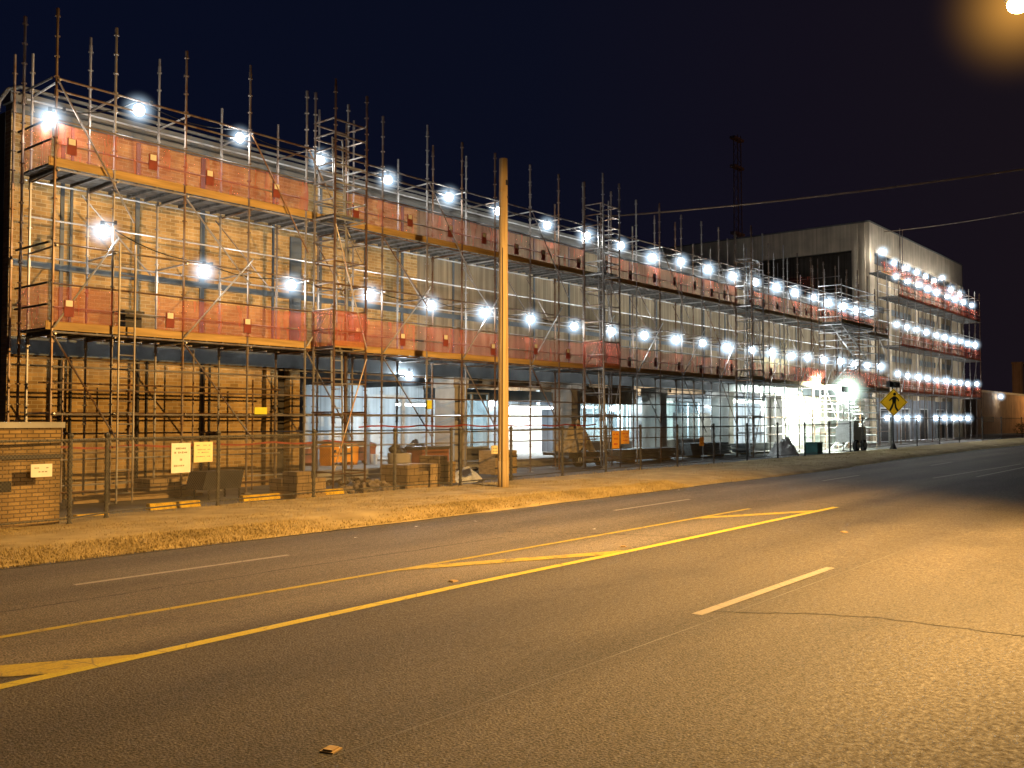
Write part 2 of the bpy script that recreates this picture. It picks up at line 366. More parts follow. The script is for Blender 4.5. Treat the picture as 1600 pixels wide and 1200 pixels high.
M['glare_o'] = haze('sodium_glare', (1.0,.45,.07), 1.0, 1.5, 3.4, (-1.36,5.6,8.46))

# ------------------------------------------------------------------ camera, world, moon
cam_d = bpy.data.cameras.new('camera'); cam = bpy.data.objects.new('camera', cam_d); COL.objects.link(cam)
cam_d.sensor_width = 36; cam_d.lens = 36*1470/1600; cam_d.clip_start = .05; cam_d.clip_end = 3000
fw = Vector((0.77173606, 0.63476151, 0.03874639))
cam.location = (0,0,2.1); cam.rotation_euler = fw.to_track_quat('-Z','Y').to_euler()
S.camera = cam

W = bpy.data.worlds.new('World'); S.world = W; W.use_nodes = True
nt = W.node_tree; N = nt.nodes; L = nt.links; N.clear()
wo = N.new('ShaderNodeOutputWorld'); bg = N.new('ShaderNodeBackground'); bg.inputs[1].default_value = 1.0
tc = N.new('ShaderNodeTexCoord')
def dotn(v):
    d = N.new('ShaderNodeVectorMath'); d.operation = 'DOT_PRODUCT'; d.inputs[1].default_value = v; L.new(tc.outputs['Generated'], d.inputs[0]); return d.outputs['Value']
ramp = N.new('ShaderNodeValToRGB'); L.new(dotn((.635,-.772,0)), ramp.inputs[0])   # town glow on the street side, deep blue over the roof
mr0 = N.new('ShaderNodeMapRange'); mr0.inputs[1].default_value = -.5; mr0.inputs[2].default_value = .55
L.new(dotn((.635,-.772,0)), mr0.inputs[0]); L.new(mr0.outputs[0], ramp.inputs[0])
e = ramp.color_ramp.elements; e[0].position = 0; e[0].color = (.0022,.0038,.0135,1); e[1].position = 1; e[1].color = (.0095,.0062,.0085,1)
k = e.new(.5); k.color = (.0032,.0042,.0120,1); k = e.new(.75); k.color = (.0062,.0048,.0100,1)
sky = N.new('ShaderNodeTexSky'); sky.sky_type = 'NISHITA'; sky.sun_disc = False; sky.sun_elevation = R(-4); sky.sun_rotation = R(200)
sc = N.new('ShaderNodeVectorMath'); sc.operation = 'SCALE'; sc.inputs['Scale'].default_value = .0004; L.new(sky.outputs[0], sc.inputs[0])
ad = N.new('ShaderNodeVectorMath'); ad.operation = 'ADD'; L.new(ramp.outputs[0], ad.inputs[0]); L.new(sc.outputs[0], ad.inputs[1])
L.new(ad.outputs[0], bg.inputs[0]); L.new(bg.outputs[0], wo.inputs[0])

S.view_settings.view_transform = 'Standard'; S.view_settings.look = 'None'; S.view_settings.exposure = 0; S.view_settings.gamma = 1
c = S.cycles
c.use_denoising = True; c.use_light_tree = True; c.max_bounces = 5; c.diffuse_bounces = 2; c.glossy_bounces = 2; c.transmission_bounces = 3
c.transparent_max_bounces = 24; c.volume_bounces = 0; c.sample_clamp_indirect = 2.5; c.sample_clamp_direct = 0
c.caustics_reflective = False; c.caustics_refractive = False; c.blur_glossy = 1

def lamp_data(name, kind, energy, col, size=.1):
    d = bpy.data.lights.new(name, kind); d.energy = energy; d.color = col
    if kind in ('POINT','SPOT'): d.shadow_soft_size = size
    return d
moon = bpy.data.lights.new('moon_sun', 'SUN'); moon.energy = .01; moon.angle = R(.5); moon.color = (.75,.85,1)
mo = link('moon_sun', moon); mo.rotation_euler = (R(50),0,R(200))

# ------------------------------------------------------------------ ground, road, verge
XB = [-400,-60,-20,0,12,20,30,40,50,60,75,90,140,260,900]
def sheet(name, y0, y1, dz, m, x0=-400, x1=900):
    b = MB(); xs = [x for x in XB if x0 < x < x1]; xs = [x0]+xs+[x1]
    for a, c2 in zip(xs, xs[1:]):
        b.quad([(a,y0,gz(a)+dz),(c2,y0,gz(c2)+dz),(c2,y1,gz(c2)+dz),(a,y1,gz(a)+dz)])
    o = b.build(name, m); o['kind'] = 'structure'; return o
tag(sheet('ground', -500, 900, -.03, M['ground']), 'dark open ground reaching away under the night sky')
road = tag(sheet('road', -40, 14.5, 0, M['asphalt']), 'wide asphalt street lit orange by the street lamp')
tag(sheet('yard', 18.5, 60, -.012, M['yard'], -60, 140), 'dark paved yard between the fence and the long building')

def strip(name, pts, m, dz=.004, label=None):
    """flat painted mark on the road, its outline given on the ground"""
    b = MB(); b.quad([(x,y,gz(x)+dz) for x,y in pts]); o = b.build(name, m, road)
    if label: o['label'] = label
    return o
def line(name, x0, x1, ya, yb, w, m, dz=.004, label=None):
    b = MB(); n = max(1, int((x1-x0)/3)); 
    for i in range(n):
        a = x0+(x1-x0)*i/n; c2 = x0+(x1-x0)*(i+1)/n
        p = ya+(yb-ya)*i/n; q = ya+(yb-ya)*(i+1)/n
        b.quad([(a,p-w/2,gz(a)+dz),(c2,q-w/2,gz(c2)+dz),(c2,q+w/2,gz(c2)+dz),(a,p+w/2,gz(a)+dz)])
    return b.build(name, m, road, label=label)
line('yellow_line', -8, 9, 7.35, 8.16, .15, M['paint_y'])
line('yellow_line', 9, 22.2, 8.16, 8.30, .15, M['paint_y'], label='bright solid yellow line nearer the camera')
line('yellow_line', -8, 20.6, 9.62, 9.74, .11, M['paint_y2'], label='thin worn yellow line on the far side of the median')
line('yellow_line', 34.5, 47, 9.5, 9.2, .11, M['paint_w'], label='faded line where the median starts again')
line('yellow_line', 36.2, 47, 8.5, 8.5, .11, M['paint_w'], label='faded line where the median starts again')
strip('hatch_stripe', [(1.7,9.2),(2.1,9.35),(4.5,7.98),(3.7,7.94)], M['paint_y3'], .006)
strip('hatch_stripe', [(9.2,9.64),(9.85,9.68),(12.95,8.29),(12.3,8.27)], M['paint_y3'], .006)
strip('hatch_stripe', [(17.7,9.69),(18.3,9.72),(21.2,8.38),(20.5,8.36)], M['paint_y3'], .006)
for x0, x1 in ((5.8,9.2),(18.3,22.0),(30.9,34.6),(43.2,46.9)):
    line('lane_dash', x0, x1, 12.0, 12.08, .10, M['paint_w'])
line('lane_dash', 9.2, 13.3, 4.98, 5.06, .13, M['paint_w2'], label='short pale lane dash nearest the camera')
def crack(pts, w):
    b = MB(); P = []
    for a, c2 in zip(pts, pts[1:]):
        for i in range(8):
            t = i/8; P.append((a[0]+(c2[0]-a[0])*t+random.uniform(-.035,.035), a[1]+(c2[1]-a[1])*t+random.uniform(-.035,.035)))
    P.append(pts[-1])
    for a, c2 in zip(P, P[1:]):
        d = Vector((c2[0]-a[0], c2[1]-a[1])); d.normalize(); nx, ny = -d.y*w/2, d.x*w/2; k = random.uniform(.3,1.1)
        b.quad([(a[0]-nx*k,a[1]-ny*k,gz(a[0])+.003),(c2[0]-nx,c2[1]-ny,gz(c2[0])+.003),(c2[0]+nx,c2[1]+ny,gz(c2[0])+.003),(a[0]+nx*k,a[1]+ny*k,gz(a[0])+.003)])
    b.build('crack', M['hole'], road)
crack([(9.42,5.0),(10.0,4.1),(10.29,3.42),(10.3,2.0),(10.2,.5)], .035)
crack([(13.6,11.6),(14.6,9.6),(15.19,8.07)], .04)
crack([(4.2,10.95),(8.7,10.95),(13,10.9)], .03)
crack([(22.5,11.5),(23.5,7),(24,2)], .04)
line('seam', 2.0, 16.5, 4.62, 4.82, .012, M['yard'], .003, label='pale paving seam beside the near lane dash')
line('seam', -5, 60, 14.0, 14.15, .05, M['hole'], .003, label='dark seam beside the grass')

# verge: a low mound between road and fence
def verge_h(x, y):
    e2 = 14.15 + .25*math.sin(x*.31)*.4 + (1.2*min(1,max(0,(x-38)/14)))
    t = (y-e2)/(19.3-e2)
    if t < 0: return -.06
    return .015 + .17*min(1, t/.22)**.7*(1-.45*t) + .010*math.sin(x*1.7+y)*math.sin(y*2.3-x*.6)
b = MB(); xs = [-60,-30,-15] + [-6+.8*i for i in range(125)] + [100,120,160,260]; ys = [13.6,13.9,14.05,14.2,14.35,14.5,14.7,15.0,15.3,15.7,16.2,16.8,17.5,18.2,18.8,19.5]
for x in xs:
    for y in ys:
        fx = 1.2*min(1,max(0,(x-38)/14))*max(0,1-(y-13.6)/5.9)
        yy = y+fx+random.uniform(-.05,.05)
        b.v.append((x, yy, gz(x)+verge_h(x, yy)))
n = len(ys)
for i in range(len(xs)-1):
    for j in range(n-1):
        b.f.append((i*n+j,(i+1)*n+j,(i+1)*n+j+1,i*n+j+1)); b.m.append(0)
tag(b.build('grass_verge', M['soil'], smooth=True), 'long strip of dry mown turf between street and fence', kind='structure')
# dry grass blades
b = MB()
def blades(n, x0, x1, y0f, y1f, h0, h1):
    for _ in range(n):
        x = random.uniform(x0, x1); y = random.uniform(y0f(x), y1f(x)); z = gz(x)+max(0, verge_h(x, y))-.01
        if math.sin(x*.9+1.3*math.sin(y*1.1))+math.sin(y*2.1+x*.37) < random.uniform(-1.9,.6): continue
        h = random.uniform(h0, h1); a = random.uniform(0, 6.283); lean = random.uniform(.3,1.1)*h; w = random.uniform(.004,.010)*(1+x*.02)
        ca, sa = math.cos(a), math.sin(a); 
        b.quad([(x-sa*w,y+ca*w,z),(x+sa*w,y-ca*w,z),(x+ca*lean,y+sa*lean,z+h)])
E0 = lambda x: 14.1+1.2*min(1,max(0,(x-38)/14))
blades(52000, 2, 26, E0, lambda x: E0(x)+1.0, .02, .06)
blades(50000, 2, 26, lambda x: E0(x)+.7, lambda x: 19.3, .015, .04)
blades(16000, 26, 60, E0, lambda x: 19.3, .02, .05)
blades(900, 3, 40, lambda x: 18.9, lambda x: 19.6, .05, .14)
tag(b.build('grass', M['grassA']), 'short dry straw-coloured grass growing on the verge', 'grass', kind='stuff')

# ------------------------------------------------------------------ long brick building
WY = 25.4
bld = thing('brick_building', (10.4,WY,0), 'long low building with tan brick left end, bare columns and lit open bays below', 'building')
def P(name, mb, m, parent=None, label=None, smooth=False):
    """part of the long building (modelled in world coordinates)"""
    o = mb.build(name, m, parent, smooth, label)
    if parent is not None and parent.parent is None: o.location = (-parent.location[0], -parent.location[1], -parent.location[2])
    return o
P('brick_wall', MB().box(10.4,18.25,WY,WY+.35,-.1,3.85).box(10.4,25.2,WY,WY+.35,3.85,10.2), M['brick'], bld)
P('brick_pier', MB().box(18.42,18.86,WY+.02,WY+.34,-.1,3.849), M['brick'], bld)
P('brick_pier', MB().box(19.36,19.75,WY+.02,WY+.34,-.1,3.849), M['brick'], bld)
P('dark_wall', MB().box(18.25,20.2,WY+.36,WY+.6,-.1,3.85), M['dark_wall'], bld)
P('end_wall', MB().box(10.39,10.6,WY+.351,46,-.1,10.2), M['dark_wall'], bld, label='dark end wall of the long building')
P('upper_wall', MB().box(25.2,75.9,WY,WY+.35,4.0,10.2), M['panel'], bld, label='weathered pale wall cladding with vertical streaks')
P('coping', MB().box(10.35,75.9,WY-.06,WY+.45,10.38,10.68).box(10.42,75.9,WY-.02,WY+.4,10.2,10.38), M['coping'], bld)
P('fascia', MB().box(10.42,75.9,WY-.05,WY-.021,10.12,10.24), M['steel'], bld)
P('roof', MB().box(10.6,75.9,WY+.46,46,10.0,10.1), M['ceil'], bld)
P('steel_band', MB().box(10.42,75.8,WY-.04,WY-.002,6.12,6.30), M['steel'], bld)
P('steel_band', MB().box(10.42,75.8,WY-.07,WY-.003,3.82,4.28), M['steel'], bld, label='dark steel lintel band above the open bays')
for x, w, z0, z1 in ((11.75,.1,4.3,10.1),(12.0,.07,4.3,10.1),(13.9,.12,4.3,10.1),(16.0,.15,4.3,10.1),(18.6,.08,4.3,10.1),(19.5,.46,4.3,8.2),(20.55,.1,4.3,10.1),(22.6,.14,4.3,10.1),(24.4,.12,4.3,10.1)):
    P('steel_strip', MB().box(x-w/2,x+w/2,WY-.035,WY-.001,z0,6.119).box(x-w/2,x+w/2,WY-.035,WY-.001,6.301,z1), M['steel'], bld)
for x in (11.75,13.95,16.0):
    P('conduit', MB().tube((x+.02,WY-.06,.05),(x+.02,WY-.06,3.81),.045).tube((x+.3,WY-.06,.05),(x+.3,WY-.06,3.81),.03), M['dark'], bld)
for i in range(19):
    x = 27.2+2.6*i
    P('steel_strip', MB().box(x-.05,x+.05,WY-.03,WY-.001,4.3,6.118).box(x-.05,x+.05,WY-.03,WY-.001,6.302,10.1), M['steel'], bld)
P('wall_pipe', MB().path([(9.9,25.15,9.6),(10.0,25.15,10.25),(10.2,25.16,10.6),(10.5,25.18,10.75),(12.5,25.2,10.76),(30,25.25,10.74)], .05, 8), M['coping'], bld)
P('weep_vent', MB().box(11.15,11.6,WY-.012,WY-.001,.42,.62), M['black'], bld)
# columns and bays
COLS = [27.9,35.75,43.6,51.4,59.1,66.9,74.6]
for x in COLS:
    P('column', MB().box(x-.72,x,WY-.12,WY+.95,-.1+gz(x),3.815).box(x-.8,x+.08,WY-.14,WY+.97,3.4,3.81), M['concrete'], bld)
P('floor_slab', MB().box(20.2,26.9,WY-.1,33,-.1,.40).box(28,75,WY+.3,33,-.1,.42), M['slab'], bld)
P('back_wall', MB().box(20.2,75,33,33.3,-.1,4.0), M['int_wall'], bld)
P('ceiling', MB().box(20.2,75,WY+.36,33,4.02,4.2), M['ceil'], bld)
for i in range(14):
    x = 21.5+3.9*i
    P('ceiling_beam', MB().box(x-.12,x+.12,WY+.4,32.9,3.62,4.015), M['beam'] if i in (3,4,5,6,7) else M['ceil'], bld)
P('ceiling_duct', MB().box(29,40,28.0,28.8,3.05,3.5), M['steel'], bld)
P('ceiling_duct', MB().box(36.2,42.8,26.6,27.3,2.95,3.75), M['beam'], bld)
P('partition', MB().box(20.2,20.4,WY+.6,33,.41,4.0), M['int_wall'], bld)
P('partition', MB().box(58.5,58.7,WY+1,32.9,.43,3.6), M['int_wall'], bld)
P('partition', MB().box(40.6,41.4,29.5,32.9,.43,3.6), M['panel_grey'], bld)
for x, y in ((24.9,29),(26.2,30.5),(31.3,29.6),(33.0,30),(38.6,30),(46.5,30),(48.6,31)):
    P('interior_post', MB().box(x-.07,x+.07,y-.07,y+.07,.42,4.0), M['frame'], bld)
P('wall_panel', MB().box(35.6,38.4,29.6,29.68,.43,2.75), M['paper'], bld, label='pale board leaning in the second bay')
P('door_frame', MB().box(24.15,24.3,27,27.1,.41,3.1).box(26.0,26.15,27,27.1,.41,3.1).box(24.301,25.999,27.005,27.095,2.95,3.1), M['frame'], bld)
P('notice', MB().box(20.42,20.46,27.0,27.5,2.0,2.75), M['paper'], bld)
# glazing in the third, fourth and sixth bays
def window(x0, x1, z0, z1, nm, y=27.0):
    f = MB()
    f.box(x0,x1,y-.05,y+.05,z0,z0+.08).box(x0,x1,y-.05,y+.05,z1-.08,z1)
    for i in range(nm+1):
        x = x0+.04+(x1-x0-.08)*i/nm
        f.box(x-.04,x+.04,y-.048,y+.048,z0+.081,z1-.081)
    w = P('window', f, M['frame'], bld)
    g = MB().box(x0+.08,x1-.08,y-.006,y+.006,z0+.08,z1-.08).build('pane', M['glass'], w)
    P('low_wall', MB().box(x0,x1,y-.1,y+.1,.42,z0-.002), M['ceil'], bld)
window(37.0,42.8,1.0,3.0,5); window(45.0,50.4,1.0,3.2,4); window(29.0,31.2,.9,3.3,2)
# bay with white plastic sheeting, glaring under the floodlight
P('plastic_sheet', MB().box(59.15,66.1,25.78,25.81,.43,3.81), M['sheet'], bld, label='white plastic sheeting glaring under the floodlight')
P('plastic_sheet', MB().box(66.95,73.8,25.9,25.93,.43,3.81), M['sheet'], bld)
P('portal_frame', MB().box(53.0,53.2,26.2,26.4,.43,3.4).box(57.7,57.9,26.2,26.4,.43,3.4).box(53.2,57.7,26.21,26.39,3.2,3.4), M['frame'], bld)
P('dark_wall', MB().box(52,57,29.5,29.7,.43,2.6), M['dark_wall'], bld)

# ------------------------------------------------------------------ tall block
TX = 75.9; TX1 = 103.8; TZ = 18.0; TB = 45.5
tb = thing('tall_building', (TX,WY,0), 'tall pale block at the far end with plain parapet band and recessed dark bays', 'building')
P('parapet_wall', MB().box(TX,TX1,WY,WY+.4,15.9,TZ).box(TX,TX+.4,WY+.401,TB,15.9,TZ), M['panel_tall'], tb)
P('corner_pier', MB().box(TX,TX+1.1,WY,WY+1.45,-.1,15.899), M['panel_tall'], tb)
P('corner_pier', MB().box(TX1-1.0,TX1,WY,WY+1.2,-.1,15.899), M['panel_tall'], tb)
P('fluted_trim', MB().box(TX-.12,TX-.001,WY+.35,WY+.6,10.7,17.9).box(TX-.12,TX-.001,WY+.95,WY+1.2,10.7,17.9), M['panel_tall'], tb)
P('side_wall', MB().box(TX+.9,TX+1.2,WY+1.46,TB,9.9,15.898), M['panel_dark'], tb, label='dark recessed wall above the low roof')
P('side_wall', MB().box(TX,TX+.6,35.0,TB,9.9,15.897), M['panel_tall'], tb)
P('recess_wall', MB().box(TX+1.11,TX1-1.01,WY+.9,WY+1.2,4.0,15.896), M['panel'], tb)
P('lower_wall', MB().box(TX+1.11,TX1-1.01,WY+.88,WY+1.2,-.1,3.99), M['panel_grey'], tb)
P('coping', MB().box(TX-.05,TX1+.05,WY-.05,WY+.5,TZ,TZ+.1).box(TX-.05,TX+.5,WY+.501,TB,TZ,TZ+.1), M['coping'], tb)
P('roof', MB().box(TX+.41,TX1,WY+.41,TB,17.0,17.2), M['ceil'], tb)
P('far_wall', MB().box(TX1-.4,TX1-.001,WY+1.21,TB,-.1,17), M['panel_tall'], tb)
P('trim_band', MB().box(TX+1.11,TX1-1.01,WY+.8,WY+.895,15.2,15.89).box(TX+1.11,TX1-1.01,WY+.82,WY+.896,11.2,11.7).box(TX+1.11,TX1-1.01,WY+.82,WY+.896,7.2,7.7), M['steel'], tb)
for x in (80.5,86,91.5,97):
    d = P('dark_doorway', MB().box(x,x+2.4,WY+.84,WY+.875,.3,3.1), M['black'], tb)
    MB().box(x-.1,x,WY+.82,WY+.88,.3,3.2).box(x+2.4,x+2.5,WY+.82,WY+.88,.3,3.2).box(x,x+2.4,WY+.82,WY+.88,3.1,3.2).build('frame', M['frame'], d)
for x in (82,89.5,97):
    P('pilaster', MB().box(x-.3,x+.3,WY+.4,WY+.899,3.9,15.1), M['panel_tall'], tb)
P('roof_ladder', MB().tube((83.2,WY-.12,13.5),(83.2,WY-.12,18.6),.04).tube((83.9,WY-.12,13.5),(83.9,WY-.12,18.6),.04), M['tube'], tb)

# ------------------------------------------------------------------ scaffolding
FY, BY = 23.0, 24.6
def standard_mesh(h, r=.034):
    b = MB().tube((0,0,0),(0,0,h),r,6)
    b.box(-.1,.1,-.1,.1,-.02,.02)
    z = .5
    while z < h-.1:
        b.tube((0,0,z-.012),(0,0,z+.012),.07,6); z += .5
    for z in (2.1,4.1,6.1,8.1,10.1,12.1):
        if z < h: b.tube((0,0,z-.09),(0,0,z+.09),r+.012,6)
    return b.mesh('standard', M['tube'])
STD = {h: standard_mesh(h) for h in (12.2,12.4,11.5,10.8,14.2,15.0,16.6)}
def stdp(par, x, y, h):
    z = gz(x)
    return link('standard', STD[h], par, (x-par.location[0], y-par.location[1], z-par.location[2]))
def part(par, name, mb, m, label=None):
    o = mb.build(name, m, par, label=label); o.location = (-par.location[0], -par.location[1], -par.location[2]); return o
TAG = None
def notice_mesh():
    b = MB(); b.box(-.12,.12,-.012,.012,-.21,.2); b.mi = 1; b.box(-.085,.085,-.018,-.0125,.04,.19); return b.mesh('notice_board', [M['notice'], M['paper']])
NB = notice_mesh()

def net(par, x0, x1, y, z0, z1, m=None, seg=.55):
    """sagging debris net on the outer face"""
    b = MB(); n = max(2, int((x1-x0)/seg)); rows = 4
    for i in range(n+1):
        for j in range(rows):
            t = i/n; u = j/(rows-1)
            b.v.append((x0+(x1-x0)*t, y+random.uniform(-.055,.045)*(0<u<1), z0+(z1-z0)*u-((.02+.07*abs(math.sin(t*n*.55+x0)))*random.uniform(.3,1) if j == rows-1 else 0)))
    for i in range(n):
        for j in range(rows-1):
            b.f.append((i*rows+j,(i+1)*rows+j,(i+1)*rows+j+1,i*rows+j+1)); b.m.append(0)
    return part(par, 'safety_net', b, m or M['net'])
def net_y(par, x, y0, y1, z0, z1, m=None):
    return part(par, 'safety_net', MB().quad([(x,y0,z0),(x,y1,z0),(x,y1,z1),(x,y0,z1)]), m or M['net'])

def deck(par, x0, x1, z, y0=FY+.04, y1=BY-.04, toe=True):
    b = MB(); nb = 6; w = (y1-y0)/nb
    for i in range(nb):
        L0 = x0
        while L0 < x1-.01:
            L1 = min(x1, L0+2.1); b.box(L0+.01, L1-.01, y0+i*w+.012, y0+(i+1)*w-.012, z, z+.05); L0 = L1
    x = x0+.25
    while x < x1:
        b.box(x-.03,x+.03,y0,y1,z-.075,z-.002); x += .52
    part(par, 'deck', b, M['deck'])
    if toe: part(par, 'toe_board', MB().box(x0,x1,y0-.035,y0-.005,z,z+.21), M['toe'])

def section(label, xs, nets, lv=(4.3,8.3), top=True, left_end=False, hs=(12.2,12.4), braces=True, ledg=None, x_end=None, netm=None, nb_step=2.05):
    par = thing('scaffold', (xs[0],FY,gz(xs[0])), label, 'scaffold', 'scaffold sections along the long building')
    x0, x1 = xs[0], (x_end or xs[-1])
    for i, x in enumerate(xs[:-1] if x_end else xs):
        stdp(par, x, FY, hs[0] if i % 5 != 3 else hs[1] )
        stdp(par, x+.12, BY, hs[1] if i % 3 else 11.5 if hs[0] < 13 else hs[0])
    for z in (ledg or (.35,1.3,2.25,2.85,3.4,4.24,4.85,5.42,6.4,8.22,8.85,9.42,10.15,10.45)):
        part(par, 'ledger', MB().tube((x0,FY-.04,z),(x1,FY-.04,z),.026), M['tube'])
    for z in (.4,1.75,2.3,3.7,4.24,6.3,7.3,8.22,10.3):
        part(par, 'ledger', MB().tube((x0,BY+.04,z),(x1,BY+.04,z),.026), M['galv'] if z > 5 else M['tube'])
    for x in xs[:-1] if x_end else xs:
        for z in (2.27,4.2,6.35,8.18,10.4):
            part(par, 'transom', MB().tube((x+.04,FY-.12,z),(x+.16,BY+.12,z),.026), M['galv'] if random.random() < .4 else M['tube'])
    if braces:
        for i in range(len(xs)-1):
            a, c2 = xs[i], xs[i+1]
            y = FY-.09
            if i % 2 == 0:
                part(par, 'brace', MB().tube((a,y,4.15),(min(c2+.2,x1),y,1.5),.024), M['tube'])
                part(par, 'brace', MB().tube((a,y,4.35),(min(c2+.1,x1),y,6.75),.024), M['galv'])
            else:
                part(par, 'brace', MB().tube((a,BY+.09,8.1),(min(c2,x1),BY+.09,6.2),.024), M['tube'])
            if i % 3 == 0:
                part(par, 'brace', MB().tube((a,y-.03,10.35),(min(c2+.5,x1),y-.03,7.2),.024), M['tube'])
            if i % 3 == 2:
                part(par, 'brace', MB().tube((a,y,8.1),(min(c2,x1),y,6.0),.024), M['tube'])
    for z in lv: deck(par, x0-.15 if left_end else x0, x1, z)
    for (a, c2, z) in nets:
        net(par, a, c2, FY-.07, z+.2, z+1.1, netm)
        x = a+.35
        while x < c2-.2:
            link('notice_board', NB, par, (x-par.location[0], FY-.11-par.location[1], z+.52+random.uniform(-.12,.12)-par.location[2]))
            x += nb_step*random.uniform(.7,1.3)
    if left_end:
        for z in lv:
            net_y(par, x0-.12, FY-.05, BY+.05, z+.03, z+1.1)
            for dz in (.6,1.12,2.1):
                part(par, 'guard_rail', MB().tube((x0-.16,FY-.1,z+dz),(x0-.16,BY+.1,z+dz),.028), M['dark'])
    return par

X1 = [10.45,11.95,13.95,16.0,18.05]
X2 = [18.05,19.7,21.2,23.3,25.1,26.95,29.1,31.0,32.75]
X3 = [32.75,34.9,37.0,39.1,41.2,43.3,45.2,47.2]
X4 = [47.2,49.3,51.4,53.5,55.6,57.7,59.8]
X5 = [59.8,61.9,64.0,66.1,68.2,70.3,72.6]
s1 = section('left end scaffold section against the brick corner, ladder at its gap', X1, [(10.45,18.05,8.3),(10.45,12.1,4.3),(13.15,18.05,4.3)], left_end=True, x_end=18.05)
section('scaffold section between the first and second ladder towers, behind the wooden pole', X2, [(19.6,32.7,8.3),(19.7,32.75,4.3)], x_end=32.75)
section('scaffold section right of the second ladder tower above the orange notices', X3, [(33.95,47.2,8.3),(34.0,47.2,4.3)], x_end=47.2)
section('scaffold section right of the third ladder tower above the dark portal bay', X4, [(48.4,59.8,8.3),(48.5,59.8,4.3)], x_end=59.8, netm=M['net_far'])
section('scaffold section behind the stair tower at the tall block corner', X5, [(59.9,72.6,8.3),(61.0,72.6,4.3)], netm=M['net_far'])

stdp(s1, 10.15, 24.1, 12.2); stdp(s1, 10.3, 25.0, 11.5)
for x in (11.2,13.0,14.9,16.9): part(s1, 'inner_standard', MB().tube((x,24.0,.02),(x,24.0,3.9+random.uniform(-.6,.2)),.026), M['tube'])
for z in (1.1,3.05): part(s1, 'inner_ledger', MB().tube((10.6,24.0,z),(17.9,24.0,z),.026), M['tube'])
# access ladder in the gap of the first section
def ladder(par_or_none, x, y, z0, z1, w=.42, name='ladder', lean=0.0, m='tube'):
    b = MB(); b.tube((x,y,z0),(x,y+lean,z1),.028).tube((x+w,y,z0),(x+w,y+lean,z1),.028)
    z = z0+.25
    while z < z1:
        t = (z-z0)/(z1-z0); b.tube((x,y+lean*t,z),(x+w,y+lean*t,z),.018,5); z += .29
    if par_or_none is None: return b
    return part(par_or_none, name, b, M[m])
ld = ladder(None, 11.98, FY-.3, .02, 6.6).build('access_ladder', M['tube'])
tag(ld, 'tall narrow ladder standing at the gap in the lower red net', 'ladder')
wb = MB().box(12.5,12.95,FY+.35,FY+.75,4.36,4.9).box(12.45,13.0,FY+.3,FY+.8,4.9,4.98).build('tool_chest', M['dark']); tag(wb, 'dark tool chest on the lower deck beside the ladder gap', 'tool chest')

# ladder towers in front of the main scaffold
def tower(label, x0, x1, low_net=True, top=11.2):
    y0, y1 = 21.95, 22.95
    par = thing('ladder_tower', (x0,y0,gz(x0)), label, 'scaffold tower', 'ladder towers in front of the scaffold')
    for x, y, h in ((x0,y0,12.4),(x1,y0,12.2),(x0,y1-.05,12.2),(x1,y1-.05,11.5)): stdp(par, x, y, h)
    zs = [.5,1.4,2.3,3.2,4.2,4.8,5.4,6.2,6.9,7.5,8.2,8.75,9.3,9.85,10.3,10.75,top]
    for z in zs:
        part(par, 'guard_ring', MB().tube((x0,y0,z),(x1,y0,z),.026).tube((x0,y1-.05,z),(x1,y1-.05,z),.026).tube((x0,y0,z+.05),(x0,y1,z+.05),.026).tube((x1,y0,z+.05),(x1,y1,z+.05),.026), M['tube'] if z < 8 or z > 10 else M['galv'])
    for a, c2, s in ((.2,4.4,0),(4.3,8.5,1),(8.2,9.9,0)):
        ladder(par, x0+.25+s*.3, y0+.3+.2*s, a, c2+.9, .4, 'ladder', .15, 'galv')
    part(par, 'brace', MB().tube((x0,y0-.05,.6),(x1,y0-.05,4.0),.024), M['tube'])
    part(par, 'brace', MB().tube((x1,y0-.05,4.3),(x0,y0-.05,8.0),.024), M['tube'])
    for z in (4.3,8.3):
        deck(par, x0+.03, x1-.03, z, y0+.05, y1-.02, toe=(z < 5))
    if low_net:
        net(par, x0, x1, y0-.05, 4.34, 5.42); net_y(par, x0-.05, y0, y1, 4.34, 5.42); net_y(par, x1+.05, y0, y1, 4.34, 5.42)
    return par
tower('first ladder tower from the left, caged above the roofline', 18.3, 19.55)
tower('second ladder tower, right of the wooden pole', 32.7, 33.95)
tower('third ladder tower, in front of the dark recess of the tall block', 46.9, 48.3, False, 10.6)
st = thing('stair_tower', (58.6,21.4,gz(58.6)), 'wide stair tower with closely spaced pale rails at the building corner', 'scaffold tower')
for x in (58.6,61.7,64.8):
    for y in (21.4,22.85): stdp(st, x, y, 10.8)
z = .6
while z < 10.9:
    if not 4.35 < z < 5.35:
        part(st, 'guard_rail', MB().tube((58.6,21.36,z),(64.8,21.36,z),.03).tube((58.55,21.4,z+.04),(58.55,22.85,z+.04),.03).tube((64.85,21.4,z+.04),(64.85,22.85,z+.04),.03), M['galv'])
    z += .5
for k2, (za, zb) in enumerate(((.3,2.3),(2.3,4.3),(4.3,6.3),(6.3,8.3))):
    xa, xb = (59.2,63.8) if k2 % 2 == 0 else (63.8,59.2)
    b = MB(); b.tube((xa,21.7,za),(xb,21.7,zb),.05).tube((xa,22.4,za),(xb,22.4,zb),.05)
    for i in range(1,9):
        t = i/9; xx = xa+(xb-xa)*t; zz = za+(zb-za)*t; b.box(xx-.12,xx+.12,21.72,22.38,zz,zz+.04)
    part(st, 'stair_flight', b, M['galv'])
deck(st, 58.7, 64.7, 4.3, 21.5, 22.8); deck(st, 58.7, 64.7, 8.3, 21.5, 22.8)
net(st, 59.0, 64.8, 21.3, 4.32, 5.35, M['net_far'])

